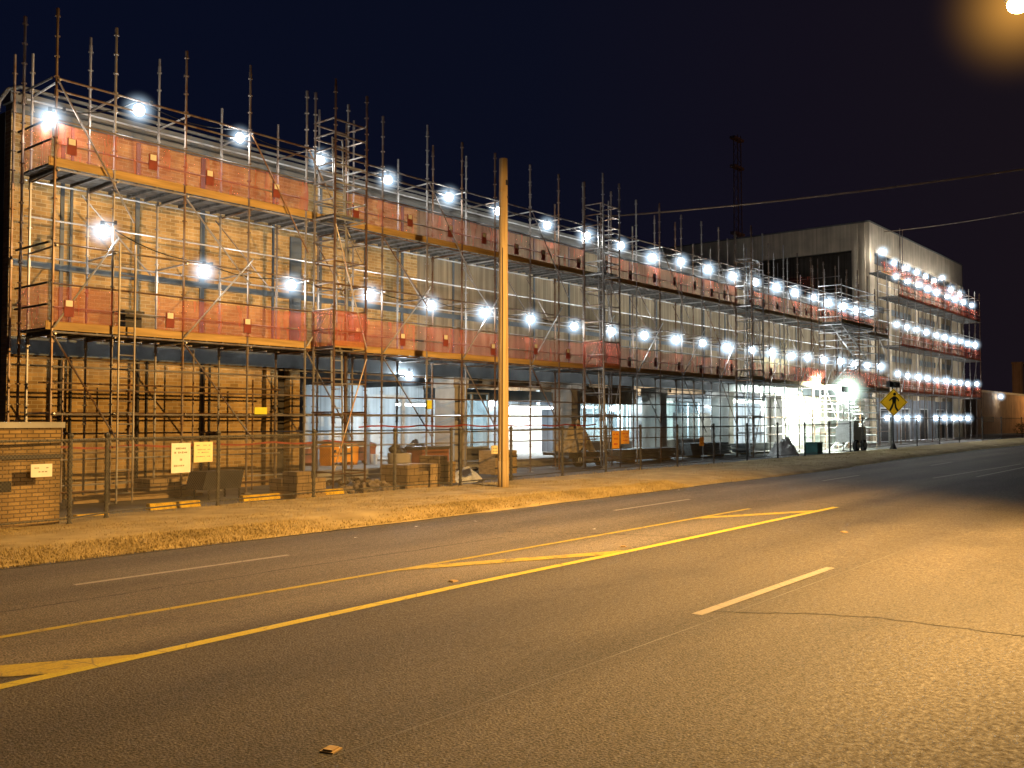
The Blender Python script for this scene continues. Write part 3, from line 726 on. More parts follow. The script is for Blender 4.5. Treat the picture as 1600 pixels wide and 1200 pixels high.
# scaffold on the tall block
def tall_section(label, xs, x_end=None, hs=14.2):
    par = thing('scaffold', (xs[0],FY,gz(xs[0])), label, 'scaffold', 'scaffold sections on the tall block')
    x0, x1 = xs[0], xs[-1]
    for i, x in enumerate(xs[:-1] if x_end else xs):
        stdp(par, x, FY, hs); stdp(par, x+.1, BY, 15.0)
    for z in (.4,2.3,4.24,4.85,5.4,7.9,8.5,9.0,10.0,11.7,12.3,12.9,13.9):
        part(par, 'ledger', MB().tube((x0,FY-.04,z),(x1,FY-.04,z),.03), M['tube'])
        part(par, 'ledger', MB().tube((x0,BY+.04,z+.03),(x1,BY+.04,z+.03),.03), M['galv'])
    for x in xs[:-1] if x_end else xs:
        for z in (4.2,7.85,11.7,13.9): part(par, 'transom', MB().tube((x+.04,FY-.1,z),(x+.14,BY+.1,z),.03), M['tube'])
    for i in range(0, len(xs)-1, 2):
        part(par, 'brace', MB().tube((xs[i],FY-.1,4.3),(xs[i+1],FY-.1,7.8),.028), M['galv'])
        part(par, 'brace', MB().tube((xs[i],FY-.1,8.0),(xs[i+1],FY-.1,11.6),.028), M['tube'])
    for z in (4.3,7.9,11.75): 
        deck(par, x0, x1, z); net(par, x0, x1, FY-.07, z+.03, z+1.0, M['net_far'], .9)
    deck(par, x0, x1, 13.75, BY-.3, BY+.7); net(par, x0, x1, BY-.36, 13.78, 14.65, M['net_far'], .9)
    return par
tall_section('scaffold section on the tall block beside its corner', [75.2,77.3,79.4,81.5,83.6,85.7,87.8], True)
tall_section('scaffold section at the far right end of the tall block', [87.8,89.9,92.0,94.1,96.2,98.4,100.2], None, 14.2)
# scaffold standing on the low roof before the recess
rs = thing('roof_scaffold', (74.2,28,10.1), 'dark scaffold with dull red net standing on the low roof before the recess', 'scaffold')
for y in (27.3,29.0,30.7,32.4,34.1):
    part(rs, 'standard', MB().tube((74.2,y,10.1),(74.2,y,15.2),.035), M['tube'])
for z in (11.6,12.6,13.6): part(rs, 'ledger', MB().tube((74.16,27.2,z),(74.16,34.2,z),.03), M['tube'])
part(rs, 'safety_net', MB().quad([(74.1,29.2,12.0),(74.1,34.1,12.0),(74.1,34.1,13.8),(74.1,29.2,13.8)]), M['net_far'])

# ------------------------------------------------------------------ work lamps
G_me = MB().ball((0,0,0),.14,12,8).mesh('globe', M['led'], True)
B_me = MB().tube((0,0,.14),(0,0,.27),.05,8).tube((0,0,.25),(.30,0,.25),.016,6).box(.27,.34,-.04,.04,.20,.30).mesh('bracket', M['dark'])
H_me = MB().ball((0,0,0),.56,14,10).mesh('haze', M['haze'], True)
LD = {}
def work_lamp(x, y, z, label, group, e=60, s=1.0, halo=True, dy=.26, col=None):
    o = thing('work_lamp', (x,y,z), label, 'work lamp', group)
    s *= random.uniform(.86,1.12); o.rotation_euler = (0,0,random.uniform(-.5,.5)); z2 = random.uniform(.9,1.2)
    g = link('globe', G_me, o); g.scale = (s,s,s*z2)
    br = link('bracket', B_me, o); 
    if halo:
        h = link('haze', H_me, o); h.scale = (s,s,s)
    if e not in LD: LD[e] = lamp_data('work_light', 'POINT', e, col or LED, .10)
    link('work_light', LD[e], o, (0, dy*s, -.12*s))
    return o
U = [(10.31,9.43),(12.59,10.22),(15.67,10.21),(18.57,10.19),(21.43,10.14),(24.39,10.1),(27.12,10.07),(30.21,10.02),(32.98,10.0),(35.69,9.98),(38.41,9.80),(41.16,9.97),(43.97,9.93),(46.82,9.91),(49.61,9.91),(52.46,9.93),(55.17,9.91),(58.09,9.9),(60.58,9.81),(63.23,9.81),(65.68,9.77),(68.42,9.88)]
Lw = [(11.66,6.87),(14.57,6.22),(17.52,6.17),(20.64,6.19),(23.49,6.12),(26.35,6.11),(29.12,6.1),(32.07,6.05),(34.93,6.04),(37.68,6.06),(40.6,6.05),(43.35,6.06),(46.06,6.0),(49.11,6.04),(51.74,6.04),(54.58,6.0),(57.04,6.02),(59.78,6.03),(62.61,6.04),(65.15,5.99),(67.85,6.02),(70.74,6.06)]
for i, (x, z) in enumerate(U):
    work_lamp(x, FY, z, 'glaring white work lamp on the top rail, %s from the left' % ORD[i], 'work lamps along the top rail', 80, 1+max(0,(x-20)*.008))
for i, (x, z) in enumerate(Lw):
    work_lamp(x, FY, z, 'glaring white work lamp above the lower red net, %s from the left' % ORD[i], 'work lamps above the lower net', 72, (1.15 if i == 0 else 1)+max(0,(x-20)*.008))
def lamp_cable(pts, label):
    P2 = []
    for (xa, za), (xb, zb) in zip(pts, pts[1:]):
        for i in range(6):
            t = i/6; P2.append((xa+(xb-xa)*t, FY+.03, za+(zb-za)*t+.26-.22*4*t*(1-t)))
    P2.append((pts[-1][0], FY+.03, pts[-1][1]+.26))
    tag(MB().path(P2, .014, 4).build('lamp_cable', M['black']), label, 'cable')
lamp_cable(U, 'sagging black cable linking the top row of work lamps'); lamp_cable(Lw, 'sagging black cable linking the lower row of work lamps')
T = [[(75.6,24.3,15.4),(78.4,24.3,14.9),(81.6,24.3,14.85),(84.4,24.3,14.85),(87.0,24.3,14.8),(89.8,24.3,14.75),(92.3,24.3,15.3),(95.0,24.3,14.5),(98.2,24.3,14.4)],
     [(74.6,FY,13.2),(77.5,FY,13.15),(80.35,FY,13.2),(82.9,FY,13.12),(85.5,FY,13.1),(88.8,FY,13.1),(91.3,FY,13.1),(94.2,FY,13.1),(97.2,FY,13.1)],
     [(74.6,FY,9.49),(77.1,FY,9.48),(79.6,FY,9.47),(82.3,FY,9.45),(85.2,FY,9.4),(87.8,FY,9.4),(90.4,FY,9.35),(93.0,FY,9.4),(95.5,FY,9.33),(98.1,FY,9.37)],
     [(74.7,FY,5.69),(77.1,FY,5.63),(79.8,FY,5.63),(82.4,FY,5.61),(85.0,FY,5.54),(87.9,FY,5.58),(90.4,FY,5.55),(92.6,FY,5.56),(95.2,FY,5.52),(98.6,FY,5.62)],
     [(72.0,FY,2.3),(74.4,FY,2.3),(76.8,FY,2.3),(79.6,FY,2.3),(84.6,FY,2.3),(87.3,FY,2.3),(90.2,FY,2.3),(92.3,FY,2.3),(95.0,FY,2.3)]]
for r, (row, nm) in enumerate(zip(T, ('topmost row','second row from the top','middle row','row above the lowest net','ground level row'))):
    for i, (x, y, z) in enumerate(row):
        work_lamp(x, y, z, 'white work lamp on the tall block, %s in the %s' % (ORD[i], nm), 'work lamps on the tall block', 65 if r > 1 else 90, 1.25)
# interior lamps in the open bays
for i, (x, y, z, s, e2) in enumerate([(24.4,25.0,3.75,1.0,261),(36.0,31.0,2.95,1.25,263),(43.5,28.6,2.75,1.1,702),(47.4,28.9,2.8,1.2,720),(54.5,28.0,2.85,1.4,600)]):
    work_lamp(x, y, z, 'bare white lamp hanging inside the open bays, %s from the left' % ORD[i], 'lamps inside the open bays', e2, s, dy=.3 if i == 0 else -.3, col=COOL)
def tube_lamp(x0, x1, y, z, label, e=140):
    o = thing('strip_light', ((x0+x1)/2,y,z), label, 'strip light')
    w = (x1-x0)/2
    MB().box(-w,w,-.12,.12,-.1,.0).build('diffuser', M['tubelight'], o)
    MB().box(-w-.03,w+.03,-.14,.14,.002,.08).tube((-w*.7,0,.08),(-w*.7,0,1.0),.012).tube((w*.7,0,.08),(w*.7,0,1.0),.012).build('housing', M['white_metal'], o)
    d = lamp_data('strip_glow', 'POINT', e, COOL, .25); link('strip_glow', d, o, (0,0,-.4))
tube_lamp(28.6,30.6,30.0,2.85, 'bright strip light hanging in the first open bay', 380)
tube_lamp(34.6,38.6,28.5,2.78, 'long strip light hanging right of the wooden pole', 260)
tube_lamp(38.9,41.2,28.2,2.85, 'strip light behind the third bay window', 620)
tube_lamp(48.2,49.6,29.5,3.2, 'short strip light behind the window right of the orange notices', 420)
tube_lamp(52.4,54.0,27.6,3.0, 'strip light in the dark portal bay', 170)

# floodlight trailer
ft = thing('light_tower', (58.6,21.0,gz(58.6)), 'white floodlight trailer with raised mast blazing at the bright bay', 'light tower')
z0 = 0
MB().box(-.9,1.3,-.55,.55,.55,1.5).box(-.7,.2,-.5,.5,1.5,1.9).build('cabinet', M['white_metal'], ft)
MB().tube((0,0,1.9),(0,0,3.7),.06,8).tube((-.9,0,3.55),(.9,0,3.55),.04).build('mast', M['galv'], ft)
for dx in (-.75,.55):
    w = MB().tube((dx+.1,-.72,.35),(dx+.1,-.52,.35),.35,16).build('wheel', M['rubber'], ft)
    MB().tube((dx+.1,-.735,.35),(dx+.1,-.721,.35),.18,12).build('hub', M['galv'], w)
MB().tube((1.3,0,.6),(2.6,0,.45),.05).tube((2.6,0,.45),(2.6,0,.02),.04).build('drawbar', M['galv'], ft)
for i, dx in enumerate((-.8,-.28,.28,.8)):
    h = MB().box(dx-.22,dx+.22,-.02,.14,3.62,4.0).build('floodlight', M['dark'], ft)
    MB().ball((dx,.19,3.8),.2,10,6).build('lens', M['led'], h, True)
d = lamp_data('flood', 'SPOT', 17000, (.88,1.0,.86), .3); d.spot_size = R(160); d.spot_blend = .3
fo = link('flood', d, ft, (0,.6,3.75)); fo.rotation_euler = Vector((.12,.75,-.55)).to_track_quat('-Z','Y').to_euler()
HB = MB().ball((0,.1,3.8),1.4,18,12).build('haze', M['glare_f'], ft, True)

# ------------------------------------------------------------------ street lamp
sl = thing('street_lamp', (17.2,-2.6,0), 'sodium street lamp glowing orange, its arm reaching over the road', 'street lamp')
SL = Vector((15.84,3.0,8.46)); off = Vector((17.2,-2.6,0))
q = lambda p: Vector(p)-off
MB().tube((0,0,-.02),(0,0,8.3),.11,12,.075).tube((0,0,-.02),(0,0,.35),.17,12,.15).build('pole', M['galv'], sl)
MB().path([(0,0,8.2), q((16.9,-1.2,8.75)), q((16.3,1.2,8.85)), q((15.95,2.5,8.68))], .045, 8).build('arm', M['galv'], sl)
hd = MB().ball(q((15.84,2.9,8.6)),.33,14,8,.45).build('lamp_head', M['dark'], sl, True)
MB().ball(q((15.84,3.0,8.46)),.17,14,8,.8).build('lens', M['sodium'], hd, True)
MB().ball(q((15.84,3.0,8.46)),1.5,20,14).build('haze', M['glare_o'], sl, True)
sd = lamp_data('sodium_spot', 'SPOT', 24500, (1.0,.565,.175), .12); sd.spot_size = R(134); sd.spot_blend = .42
so = link('sodium_spot', sd, sl, q((15.84,3.0,8.12)))
so.rotation_euler = Vector((-.14,.60,-.79)).to_track_quat('-Z','Y').to_euler()

# ------------------------------------------------------------------ wooden pole, cables, mast, sign
up = thing('utility_pole', (21.0,17.6,gz(21)+.1), 'bare wooden pole standing on the verge before the scaffold', 'pole')
b = MB(); nseg = 10
for i in range(nseg):
    za, zb = -.2+9.85*i/nseg, -.2+9.85*(i+1)/nseg
    b.tube((0,0,za),(0,0,zb),.165-.045*i/nseg,14,.165-.045*(i+1)/nseg, caps=(i in (0,nseg-1)))
b.build('shaft', M['wood_pole'], up, True)
MB().box(-.04,.04,-.142,-.120,8.85,9.0).tube((.03,-.14,8.5),(.03,-.16,8.5),.03).build('bolt', M['dark'], up)
MB().tube((-.145,-.07,.0),(-.105,-.06,7.0),.018).build('ground_wire', M['dark'], up)
def cable(a, c2, sag, r, label):
    a = Vector(a); c2 = Vector(c2); pts = []
    for i in range(25):
        t = i/24; p = a.lerp(c2, t); p.z -= sag*4*t*(1-t); pts.append(tuple(p))
    o = MB().path(pts, r, 5).build('overhead_cable', M['wire']); tag(o, label, 'cable')
cable((44.0,29.5,13.6),(46.0,2.0,13.2),.35,.045, 'upper overhead cable crossing the sky from the scaffold to the right')
cable((81.3,27.2,18.15),(60.0,6.0,14.5),.3,.03, 'thin lower overhead cable reaching the tall block parapet')
ms = thing('antenna_mast', (123.8,60.0,0), 'dim reddish lattice mast rising behind the tall block', 'mast')
b = MB()
for dx, dy in ((-.7,-.5),(.7,-.5),(0,.7)): b.tube((dx,dy,0),(dx*.7,dy*.7,43),.08,5)
for i in range(28):
    z = i*1.5; s = 1-.3*z/43
    b.tube((-.7*s,-.5*s,z),(.7*s,-.5*s,z+1.5),.035,4).tube((.7*s,-.5*s,z),(0,.7*s,z+1.5),.035,4).tube((0,.7*s,z),(-.7*s,-.5*s,z+1.5),.035,4)
b.build('lattice', M['mast'], ms)
for z in (38.2,42.3,28.6): MB().box(-1.5,1.5,-.4,.4,z,z+.35).build('platform', M['mast'], ms)

# pedestrian crossing sign
ps = thing('crossing_sign', (59.7,18.66,gz(59.7)+.06), 'yellow diamond pedestrian crossing sign on a dark post beside the verge', 'traffic sign')
MB().tube((0,.06,0),(0,.06,4.0),.045,8).build('post', M['dark'], ps)
MB().tube((0,.06,-.02),(0,.06,.12),.34,12,.2).tube((0,.06,.12),(0,.06,.45),.2,12,.06).build('base', M['dark'], ps)
zc = 2.95
# the plate faces the traffic that comes along the street
ct = Vector((-.80,-.60,0)); ri = Vector((.60,-.80,0))
sb = M['sign_y'].node_tree.nodes['Principled BSDF']; sb.inputs['Emission Color'].default_value = (.80,.42,.01,1); sb.inputs['Emission Strength'].default_value = .22  # plate glows faintly on its own, in place of light reaching it
def fr(dep):
    def f(u, v, w): return Vector((0,0,zc)) + ri*u + Vector((0,0,1))*v + ct*(dep+w)
    return f
dmd = [(0,-.86),(.86,0),(0,.86),(-.86,0)]
sp = MB().poly([(u*.98,v*.98) for u,v in dmd], fr(.0), .012).build('plate', M['sign_y'], ps)
b = MB()
for i in range(4):
    (a0,a1),(c0,c1) = dmd[i], dmd[(i+1) % 4]
    b.poly([(a0*.93,a1*.93),(c0*.93,c1*.93),(c0*.885,c1*.885),(a0*.885,a1*.885)], fr(.0125), .003)
b.build('border', M['black'], sp)
b = MB()
f2 = fr(.0125)
b.poly([(.06+.1*math.cos(t*math.pi/5),.50+.1*math.sin(t*math.pi/5)) for t in range(10)], f2, .003)
b.poly([(-.02,.37),(.12,.37),(.17,.22),(.13,-.05),(-.08,-.05),(-.10,.2)], f2, .003)
b.poly([(-.08,-.052),(.03,-.052),(-.06,-.32),(-.20,-.55),(-.30,-.50),(-.18,-.28)], f2, .003)
b.poly([(.031,-.052),(.13,-.052),(.17,-.30),(.30,-.52),(.20,-.58),(.06,-.34)], f2, .003)
b.poly([(-.021,.36),(-.101,.2),(-.24,.06),(-.30,.11),(-.18,.24)], f2, .003)
b.poly([(.121,.36),(.171,.22),(.29,.05),(.34,.10),(.25,.26)], f2, .003)
b.build('walking_figure', M['black'], sp)
bb = MB().box(-1.0,.98,.0,.04,3.93,4.0).build('beacon_bar', M['dark'], ps)
for dx in (-.62,.55):
    MB().box(dx-.40,dx+.40,-.10,.10,3.86,4.22).tube((dx-.18,-.13,4.04),(dx-.18,-.10,4.04),.1,10).tube((dx+.18,-.13,4.04),(dx+.18,-.10,4.04),.1,10).build('beacon', M['black'], ps)

# ------------------------------------------------------------------ chain-link fence
def fence(label, pts, h=1.75, rail_low=True):
    par = thing('chain_link_fence', (pts[0][0],pts[0][1],gz(pts[0][0])), label, 'fence')
    mb = MB(); rl = MB(); rl2 = MB()
    for i, (x, y) in enumerate(pts):
        z = gz(x); b = MB().tube((x,y,z-.05),(x,y,z+h+.04),.042,8)
        for k2 in range(11): b.tube((x,y,z+.1+.16*k2),(x,y,z+.135+.16*k2),.058,8)
        b.ball((x,y,z+h+.05),.065,8,4); part(par, 'post', b, M['fpost'])
    for (xa, ya), (xb, yb) in zip(pts, pts[1:]):
        za, zb = gz(xa), gz(xb)
        rl.tube((xa,ya,za+h-.03),(xb,yb,zb+h-.03),.028); rl2.tube((xa,ya,za+.22),(xb,yb,zb+.22),.018)
        mb.quad([(xa,ya-.06,za+.06),(xb,yb-.06,zb+.06),(xb,yb-.06,zb+h),(xa,ya-.06,za+h)])
    part(par, 'top_rail', rl, M['fpost']); part(par, 'bottom_wire', rl2, M['fpost'])
    part(par, 'wire_mesh', mb, M['mesh'])
    return par
fence('chain link fence along the verge, left of the wooden pole', [(5.2,17.85),(8.62,18.1),(9.64,18.66),(12.71,19.38),(15.7,19.6),(18.44,19.45),(20.5,19.2)])
fence('chain link fence along the verge, right of the wooden pole', [(20.9,19.2),(23.6,19.45),(26.6,19.6),(29.33,19.6),(31.6,19.5),(34.3,19.4),(37.5,19.4),(40.8,19.4),(44.2,19.4),(47.6,19.4),(51,19.4),(54.5,19.5)])
fence('far chain link fence beyond the crossing sign', [(58,20.0),(64,20.2),(70,20.3),(76,20.4),(82,20.5),(90,20.6),(98,20.8),(108,21),(120,21.3),(135,22)], 2.0)

def tape(x0, x1, z, label):
    b = MB(); n = 24
    for i in range(n):
        a, c2 = x0+(x1-x0)*i/n, x0+(x1-x0)*(i+1)/n; za, zb = (z-.07*abs(math.sin(a*1.5)) for a in (a, c2))
        b.quad([(a,FY-.13,za-.026),(c2,FY-.13,zb-.026),(c2,FY-.125,zb+.026),(a,FY-.125,za+.026)])
    tag(b.build('barrier_tape', M['tape']), label, 'tape')
tape(10.5, 20.0, 1.48, 'red barrier tape strung across the scaffold legs before the brick wall')
tape(20.1, 33.5, 1.95, 'red barrier tape strung across the open bays')
# ------------------------------------------------------------------ signs on the fence
def fence_sign(name, x, y, z, w, h, m, ink, rows, label, rz=0, cat='sign', group=None):
    o = thing(name, (x,y,z), label, cat, group, rz)
    MB().box(-w/2,w/2,-.006,.006,-h/2,h/2).build('sheet', M[m], o)
    b = MB()
    for (v, l, t) in rows:
        n = max(3, int(l*w/.05)); x0 = -l*w/2
        for i in range(n):
            if random.random() < .14: continue
            ww = l*w/n*random.uniform(.55,.9); xx = x0+l*w*i/n; hh = t*h*random.uniform(.55,1)
            b.box(xx, xx+ww, -.009,-.0062, v*h-hh/2, v*h+hh/2)
    b.build('lettering', M[ink], o)
    return o
fence_sign('paper_sign', 11.5,18.98,1.27,.56,.66,'paper','ink',[(.32,.55,.07),(.18,.7,.07),(-.06,.12,.1),(-.26,.72,.07)],'tall white paper sign on the fence, left of the pair', R(13))
fence_sign('paper_sign', 12.16,19.14,1.38,.58,.46,'paper_y','ink',[(.33,.75,.07),(.12,.8,.05),(-.02,.6,.05),(-.22,.75,.05)],'wide cream paper sign on the fence, right of the pair', R(13))
fence_sign('paper_sign', 8.0,17.92,1.17,.40,.24,'paper','ink',[(.2,.7,.1),(-.1,.6,.1)],'small pale sign on the fence before the brick enclosure', R(4))
fence_sign('orange_sign', 29.85,19.5,1.38,.48,.66,'sign_o','ink_red',[(.30,.7,.12),(.05,.7,.12),(-.25,.6,.12)],'narrow tall orange notice on the fence, left of the two')
fence_sign('orange_sign', 30.5,19.5,1.47,.58,.52,'sign_o','ink_red',[(.25,.7,.09),(0,.75,.08),(-.25,.6,.08)],'squarer orange notice on the fence, right of the two')
fence_sign('orange_sign', 22.62,19.3,1.18,.36,.26,'paper_y','ink',[(.15,.6,.1),(-.2,.6,.1)],'small cream tag on the fence just left of the wooden pole')
fence_sign('orange_sign', 36.25,19.32,1.2,.38,.38,'sign_o','ink_red',[(.15,.6,.1),(-.2,.6,.1)],'small orange notice farther right along the fence')
tg = MB().box(16.15,16.58,FY-.16,FY-.145,2.28,2.48).build('scaffold_tag', M['lime']); tag(tg, 'lime yellow tag tied to the scaffold above the pallets', 'tag')
tg = MB().box(23.2,23.42,FY-.14,FY-.12,2.5,2.8).build('scaffold_tag', M['lime']); tag(tg, 'small yellow tag hanging on the scaffold left of the pole', 'tag')

# ------------------------------------------------------------------ brick enclosure at the left
en = thing('brick_enclosure', (8.5,18.25,0), 'low tan brick enclosure wall at the far left edge', 'wall')
part(en, 'wall', MB().box(3.0,8.5,18.25,20.2,-.1,1.96), M['brick_yard'])
part(en, 'cap', MB().box(2.9,8.56,18.2,20.26,1.96,2.07), M['slab'])
part(en, 'ledge', MB().box(3.0,8.53,18.2,18.248,1.38,1.46), M['dark'])
part(en, 'vent', MB().box(7.3,7.6,18.235,18.249,.78,.98), M['black'])

# ------------------------------------------------------------------ yard clutter
def block(name, x0, x1, y0, y1, h, mats, label, cat, rz=0, group=None):
    o = thing(name, ((x0+x1)/2,(y0+y1)/2,gz(x0)), label, cat, group, rz)
    w, d2 = (x1-x0)/2, (y1-y0)/2
    return o, w, d2
def pallet_stack(x, y, w, d, h, label, m='block', rz=0, z=None):
    o = thing('pallet_stack', (x,y,gz(x) if z is None else z), label, 'pallet', 'pallets of masonry in the yard', rz)
    b = MB()
    for yy in (-d/2,-.05,d/2-.1): b.box(-w/2,w/2,yy,yy+.1,0,.09)
    k = 7
    for i in range(k): b.box(-w/2+i*w/k,-w/2+i*w/k+w/k*.7,-d/2,d/2,.091,.115)
    b.build('pallet', M['pallet'], o)
    b = MB(); nx, ny, nz2 = max(2,int(w/.4)), max(2,int(d/.42)), max(1,int(h/.2))
    for kz in range(nz2):
        for ix in range(nx):
            for iy in range(ny):
                if kz == nz2-1 and random.random() < .25: continue
                jx, jy = random.uniform(-.012,.012), random.uniform(-.012,.012)
                b.box(-w/2+ix*w/nx+jx, -w/2+(ix+1)*w/nx-.012+jx, -d/2+iy*d/ny+jy, -d/2+(iy+1)*d/ny-.012+jy, .12+kz*.2, .12+kz*.2+.19)
    b.build('blocks', M[m], o); return o
pallet_stack(16.2,20.9,1.15,1.0,.62,'pallet of tan blocks behind the fence below the lime tag', rz=.1)
pallet_stack(14.0,23.9,1.3,.9,.5,'low pallet of blocks against the brick wall', rz=-.06)
pallet_stack(20.6,21.0,1.5,1.1,.62,'loosely stacked pallet of blocks left of the third column', rz=.05)
pallet_stack(22.4,21.6,.8,.9,.8,'narrow block pallet beside the white bags')
def wheel_stop(x, y, label, rz=0, l=1.0):
    o = thing('wheel_stop', (x,y,gz(x)-.012), label, 'wheel stop', 'yellow wheel stops in the yard', rz)
    MB().poly([(-.11,0),(.11,0),(.07,.15),(-.07,.15)], lambda u, v, w: (w-l/2, u, v), l).build('body', M['yellow'], o)
wheel_stop(9.75,19.5,'leftmost yellow wheel stop, by the enclosure corner',.05,.7)
wheel_stop(12.4,20.75,'yellow wheel stop below the two paper signs',.03,1.35)
wheel_stop(15.05,21.0,'yellow wheel stop left of the block pallet',.0,1.15)
wheel_stop(17.4,20.9,'yellow wheel stop right of the block pallet',.0,.7)
# trestle and dark barricade against the brick wall
o = thing('barrow', (14.6,22.3,0), 'dark skip barrow standing before the brick wall', 'barrow', rz=.1)
b = MB(); b.poly([(-.75,.28),(.5,.28),(.62,.75),(-.62,.75)], lambda u, v, w: (u,w-.35,v), .7).build('tub', M['tarp_b'], o)
MB().tube((-.5,-.3,.0),(-.5,-.3,.3),.03).tube((-.5,.3,.0),(-.5,.3,.3),.03).tube((.5,-.3,.0),(.5,-.3,.3),.03).tube((.5,.3,.0),(.5,.3,.3),.03).build('legs', M['dark'], o)
o = thing('timber_stack', (13.1,23.6,0), 'long timbers lying along the foot of the brick wall', 'timber')
for i in range(5): MB().box(-1.9+.1*i,1.7-.12*i,-.3+.13*i,-.19+.13*i,.02+.09*(i % 2),.10+.09*(i % 2)).build('timber', M['pallet'], o)
# job boxes on the slab
def job_box(x, y, w, m, label, z=.40):
    o = thing('job_box', (x,y,z), label, 'job box')
    bd = MB().box(-w/2,w/2,-.33,.33,.12,.62).build('body', M[m], o)
    MB().poly([(-.35,.621),(.35,.621),(.35,.76),(.0,.84),(-.35,.76)], lambda u, v, t: (t-w/2-.015,u,v), w+.03).build('lid', M[m], o)
    MB().box(-w/2+.02,-w/2+.2,-.3,.3,0,.119).box(w/2-.2,w/2-.02,-.3,.3,0,.119).build('skid', M[m], o)
    MB().box(-.35,.35,-.356,-.3305,.42,.47).box(-w/2+.1,-w/2+.25,-.35,-.3305,.5,.6).build('latch', M['dark'], o)
    MB().box(-.3,.25,-.359,-.3505,.655,.73).build('plate', M['paper'], o)
job_box(23.55,27.9,1.35,'orange','bright orange job box on the slab in the first open bay')
job_box(22.15,28.5,1.2,'rust','dull red job box left of the orange one')
job_box(25.2,28.7,1.3,'rust','dull red job box right of the orange one')
o = thing('pail', (25.05,27.6,.40), 'white round pail before the right job box', 'pail')
MB().tube((0,0,0),(0,0,.36),.13,12,.15).build('body', M['bag'], o); MB().tube((0,0,.361),(0,0,.385),.16,12).build('lid', M['bag'], o)
# grey drum with tools
o = thing('waste_drum', (22.6,23.6,.03), 'grey drum heaped with dark waste before the slab', 'drum')
b = MB(); b.tube((0,0,0),(0,0,.95),.36,16,.42)
for z in (.3,.62): b.tube((0,0,z),(0,0,z+.04),.42,16)
b.build('drum', M['concrete'], o, True)
b = MB()
for i in range(9): b.ball((random.uniform(-.25,.25),random.uniform(-.25,.25),.98+random.uniform(0,.2)),random.uniform(.12,.22),7,5,.7)
b.build('waste', M['tarp_b'], o, True)
def lumps(name, x, y, z, rx, ry, h, n, m, label, cat, seed=1, sm=False):
    rr = random.Random(seed); b = MB()
    for i in range(n):
        a = rr.uniform(0,6.28); t = rr.random()**.6; px, py = math.cos(a)*rx*t, math.sin(a)*ry*t
        s = rr.uniform(.08,.26)*(h+.25); zz = h*(1-t)*rr.uniform(.4,1)
        if rr.random() < .5: b.ball((px,py,zz+s*.3),s,7,5,rr.uniform(.5,.9))
        else: b.box(px-s,px+s,py-s*.5,py+s*.5,zz,zz+s*.7,rot=Matrix.Rotation(rr.uniform(0,3),3,'Z') @ Matrix.Rotation(rr.uniform(-.5,.5),3,'X'))
    o = tag(b.build(name, m, None, sm), label, cat); o.location = (x,y,z); return o
def drape(name, x, y, z, w, d, h, m, label, cat, seed=3):
    """crumpled sheet thrown over a pile"""
    rr = random.Random(seed); n1, n2 = 22, 16; b = MB()
    ph = [(rr.uniform(1,5),rr.uniform(1,5),rr.uniform(0,6)) for _ in range(6)]
    for i in range(n1+1):
        for j in range(n2+1):
            u, v = i/n1*2-1, j/n2*2-1; r2 = min(1,(abs(u)**2.1+abs(v)**2.1)**(1/2.1)*(1+.10*math.sin(3*math.atan2(v,u)+ph[0][2])+.06*math.sin(7*math.atan2(v,u))))
            zz = h*(1-r2**1.7)**.9*(1+.22*math.sin(9*u+5*v)*math.sin(7*v-3*u)) if r2 < 1 else 0
            f = sum(math.sin(a*u*2+bb*v*2+p) for a, bb, p in ph)/6
            b.v.append((u*w/2*(1+.06*f), v*d/2*(1+.06*f), max(0, zz*(1+.28*f)+rr.uniform(-.02,.02)*h)))
    for i in range(n1):
        for j in range(n2):
            k2 = i*(n2+1)+j; b.f.append((k2,k2+n2+1,k2+n2+2,k2+1)); b.m.append(0)
    o = tag(b.build(name, m), label, cat); o.location = (x,y,z); return o
lumps('rubble_heap', 18.9,20.9,0,1.0,.8,.35,46,[M['rubble']],'heap of mixed rubble just behind the fence','rubble',5)
lumps('rubble_heap', 20.2,23.3,0,1.4,.7,.3,40,[M['rubble']],'spread of broken masonry before the slab edge','rubble',6)
lumps('brick_heap', 27.3,24.6,.05,.8,.6,.3,30,[M['rubble']],'small heap of rubble at the foot of the first column','rubble',8)
drape('plastic_bags', 23.6,21.4,.03,1.3,.9,.42,M['bag'],'white plastic bags heaped beside the block pallets','bags',4)
drape('black_tarp', 28.3,28.6,.42,1.7,1.1,.75,M['tarp_b'],'black tarpaulin over a pile in the first open bay','tarpaulin',9)
# tan tarp on a dark trailer
o = thing('flat_trailer', (34.0,24.3,gz(34)), 'dark flat trailer under the tan tarpaulin', 'trailer')
MB().box(-1.5,1.5,-.7,.7,.5,.62).box(-1.5,1.5,-.72,-.701,.38,.62).build('bed', M['dark'], o)
for dx in (-.8,.8):
    w = MB().tube((dx,-.78,.3),(dx,-.6,.3),.3,14).build('wheel', M['rubber'], o); MB().tube((dx,-.792,.3),(dx,-.781,.3),.14,10).build('hub', M['white_metal'], w)
drape('tan_tarp', 34.1,24.35,gz(34)+.62,2.3,1.3,1.15,M['tarp_t'],'crumpled tan tarpaulin bundle on the dark trailer','tarpaulin',12)
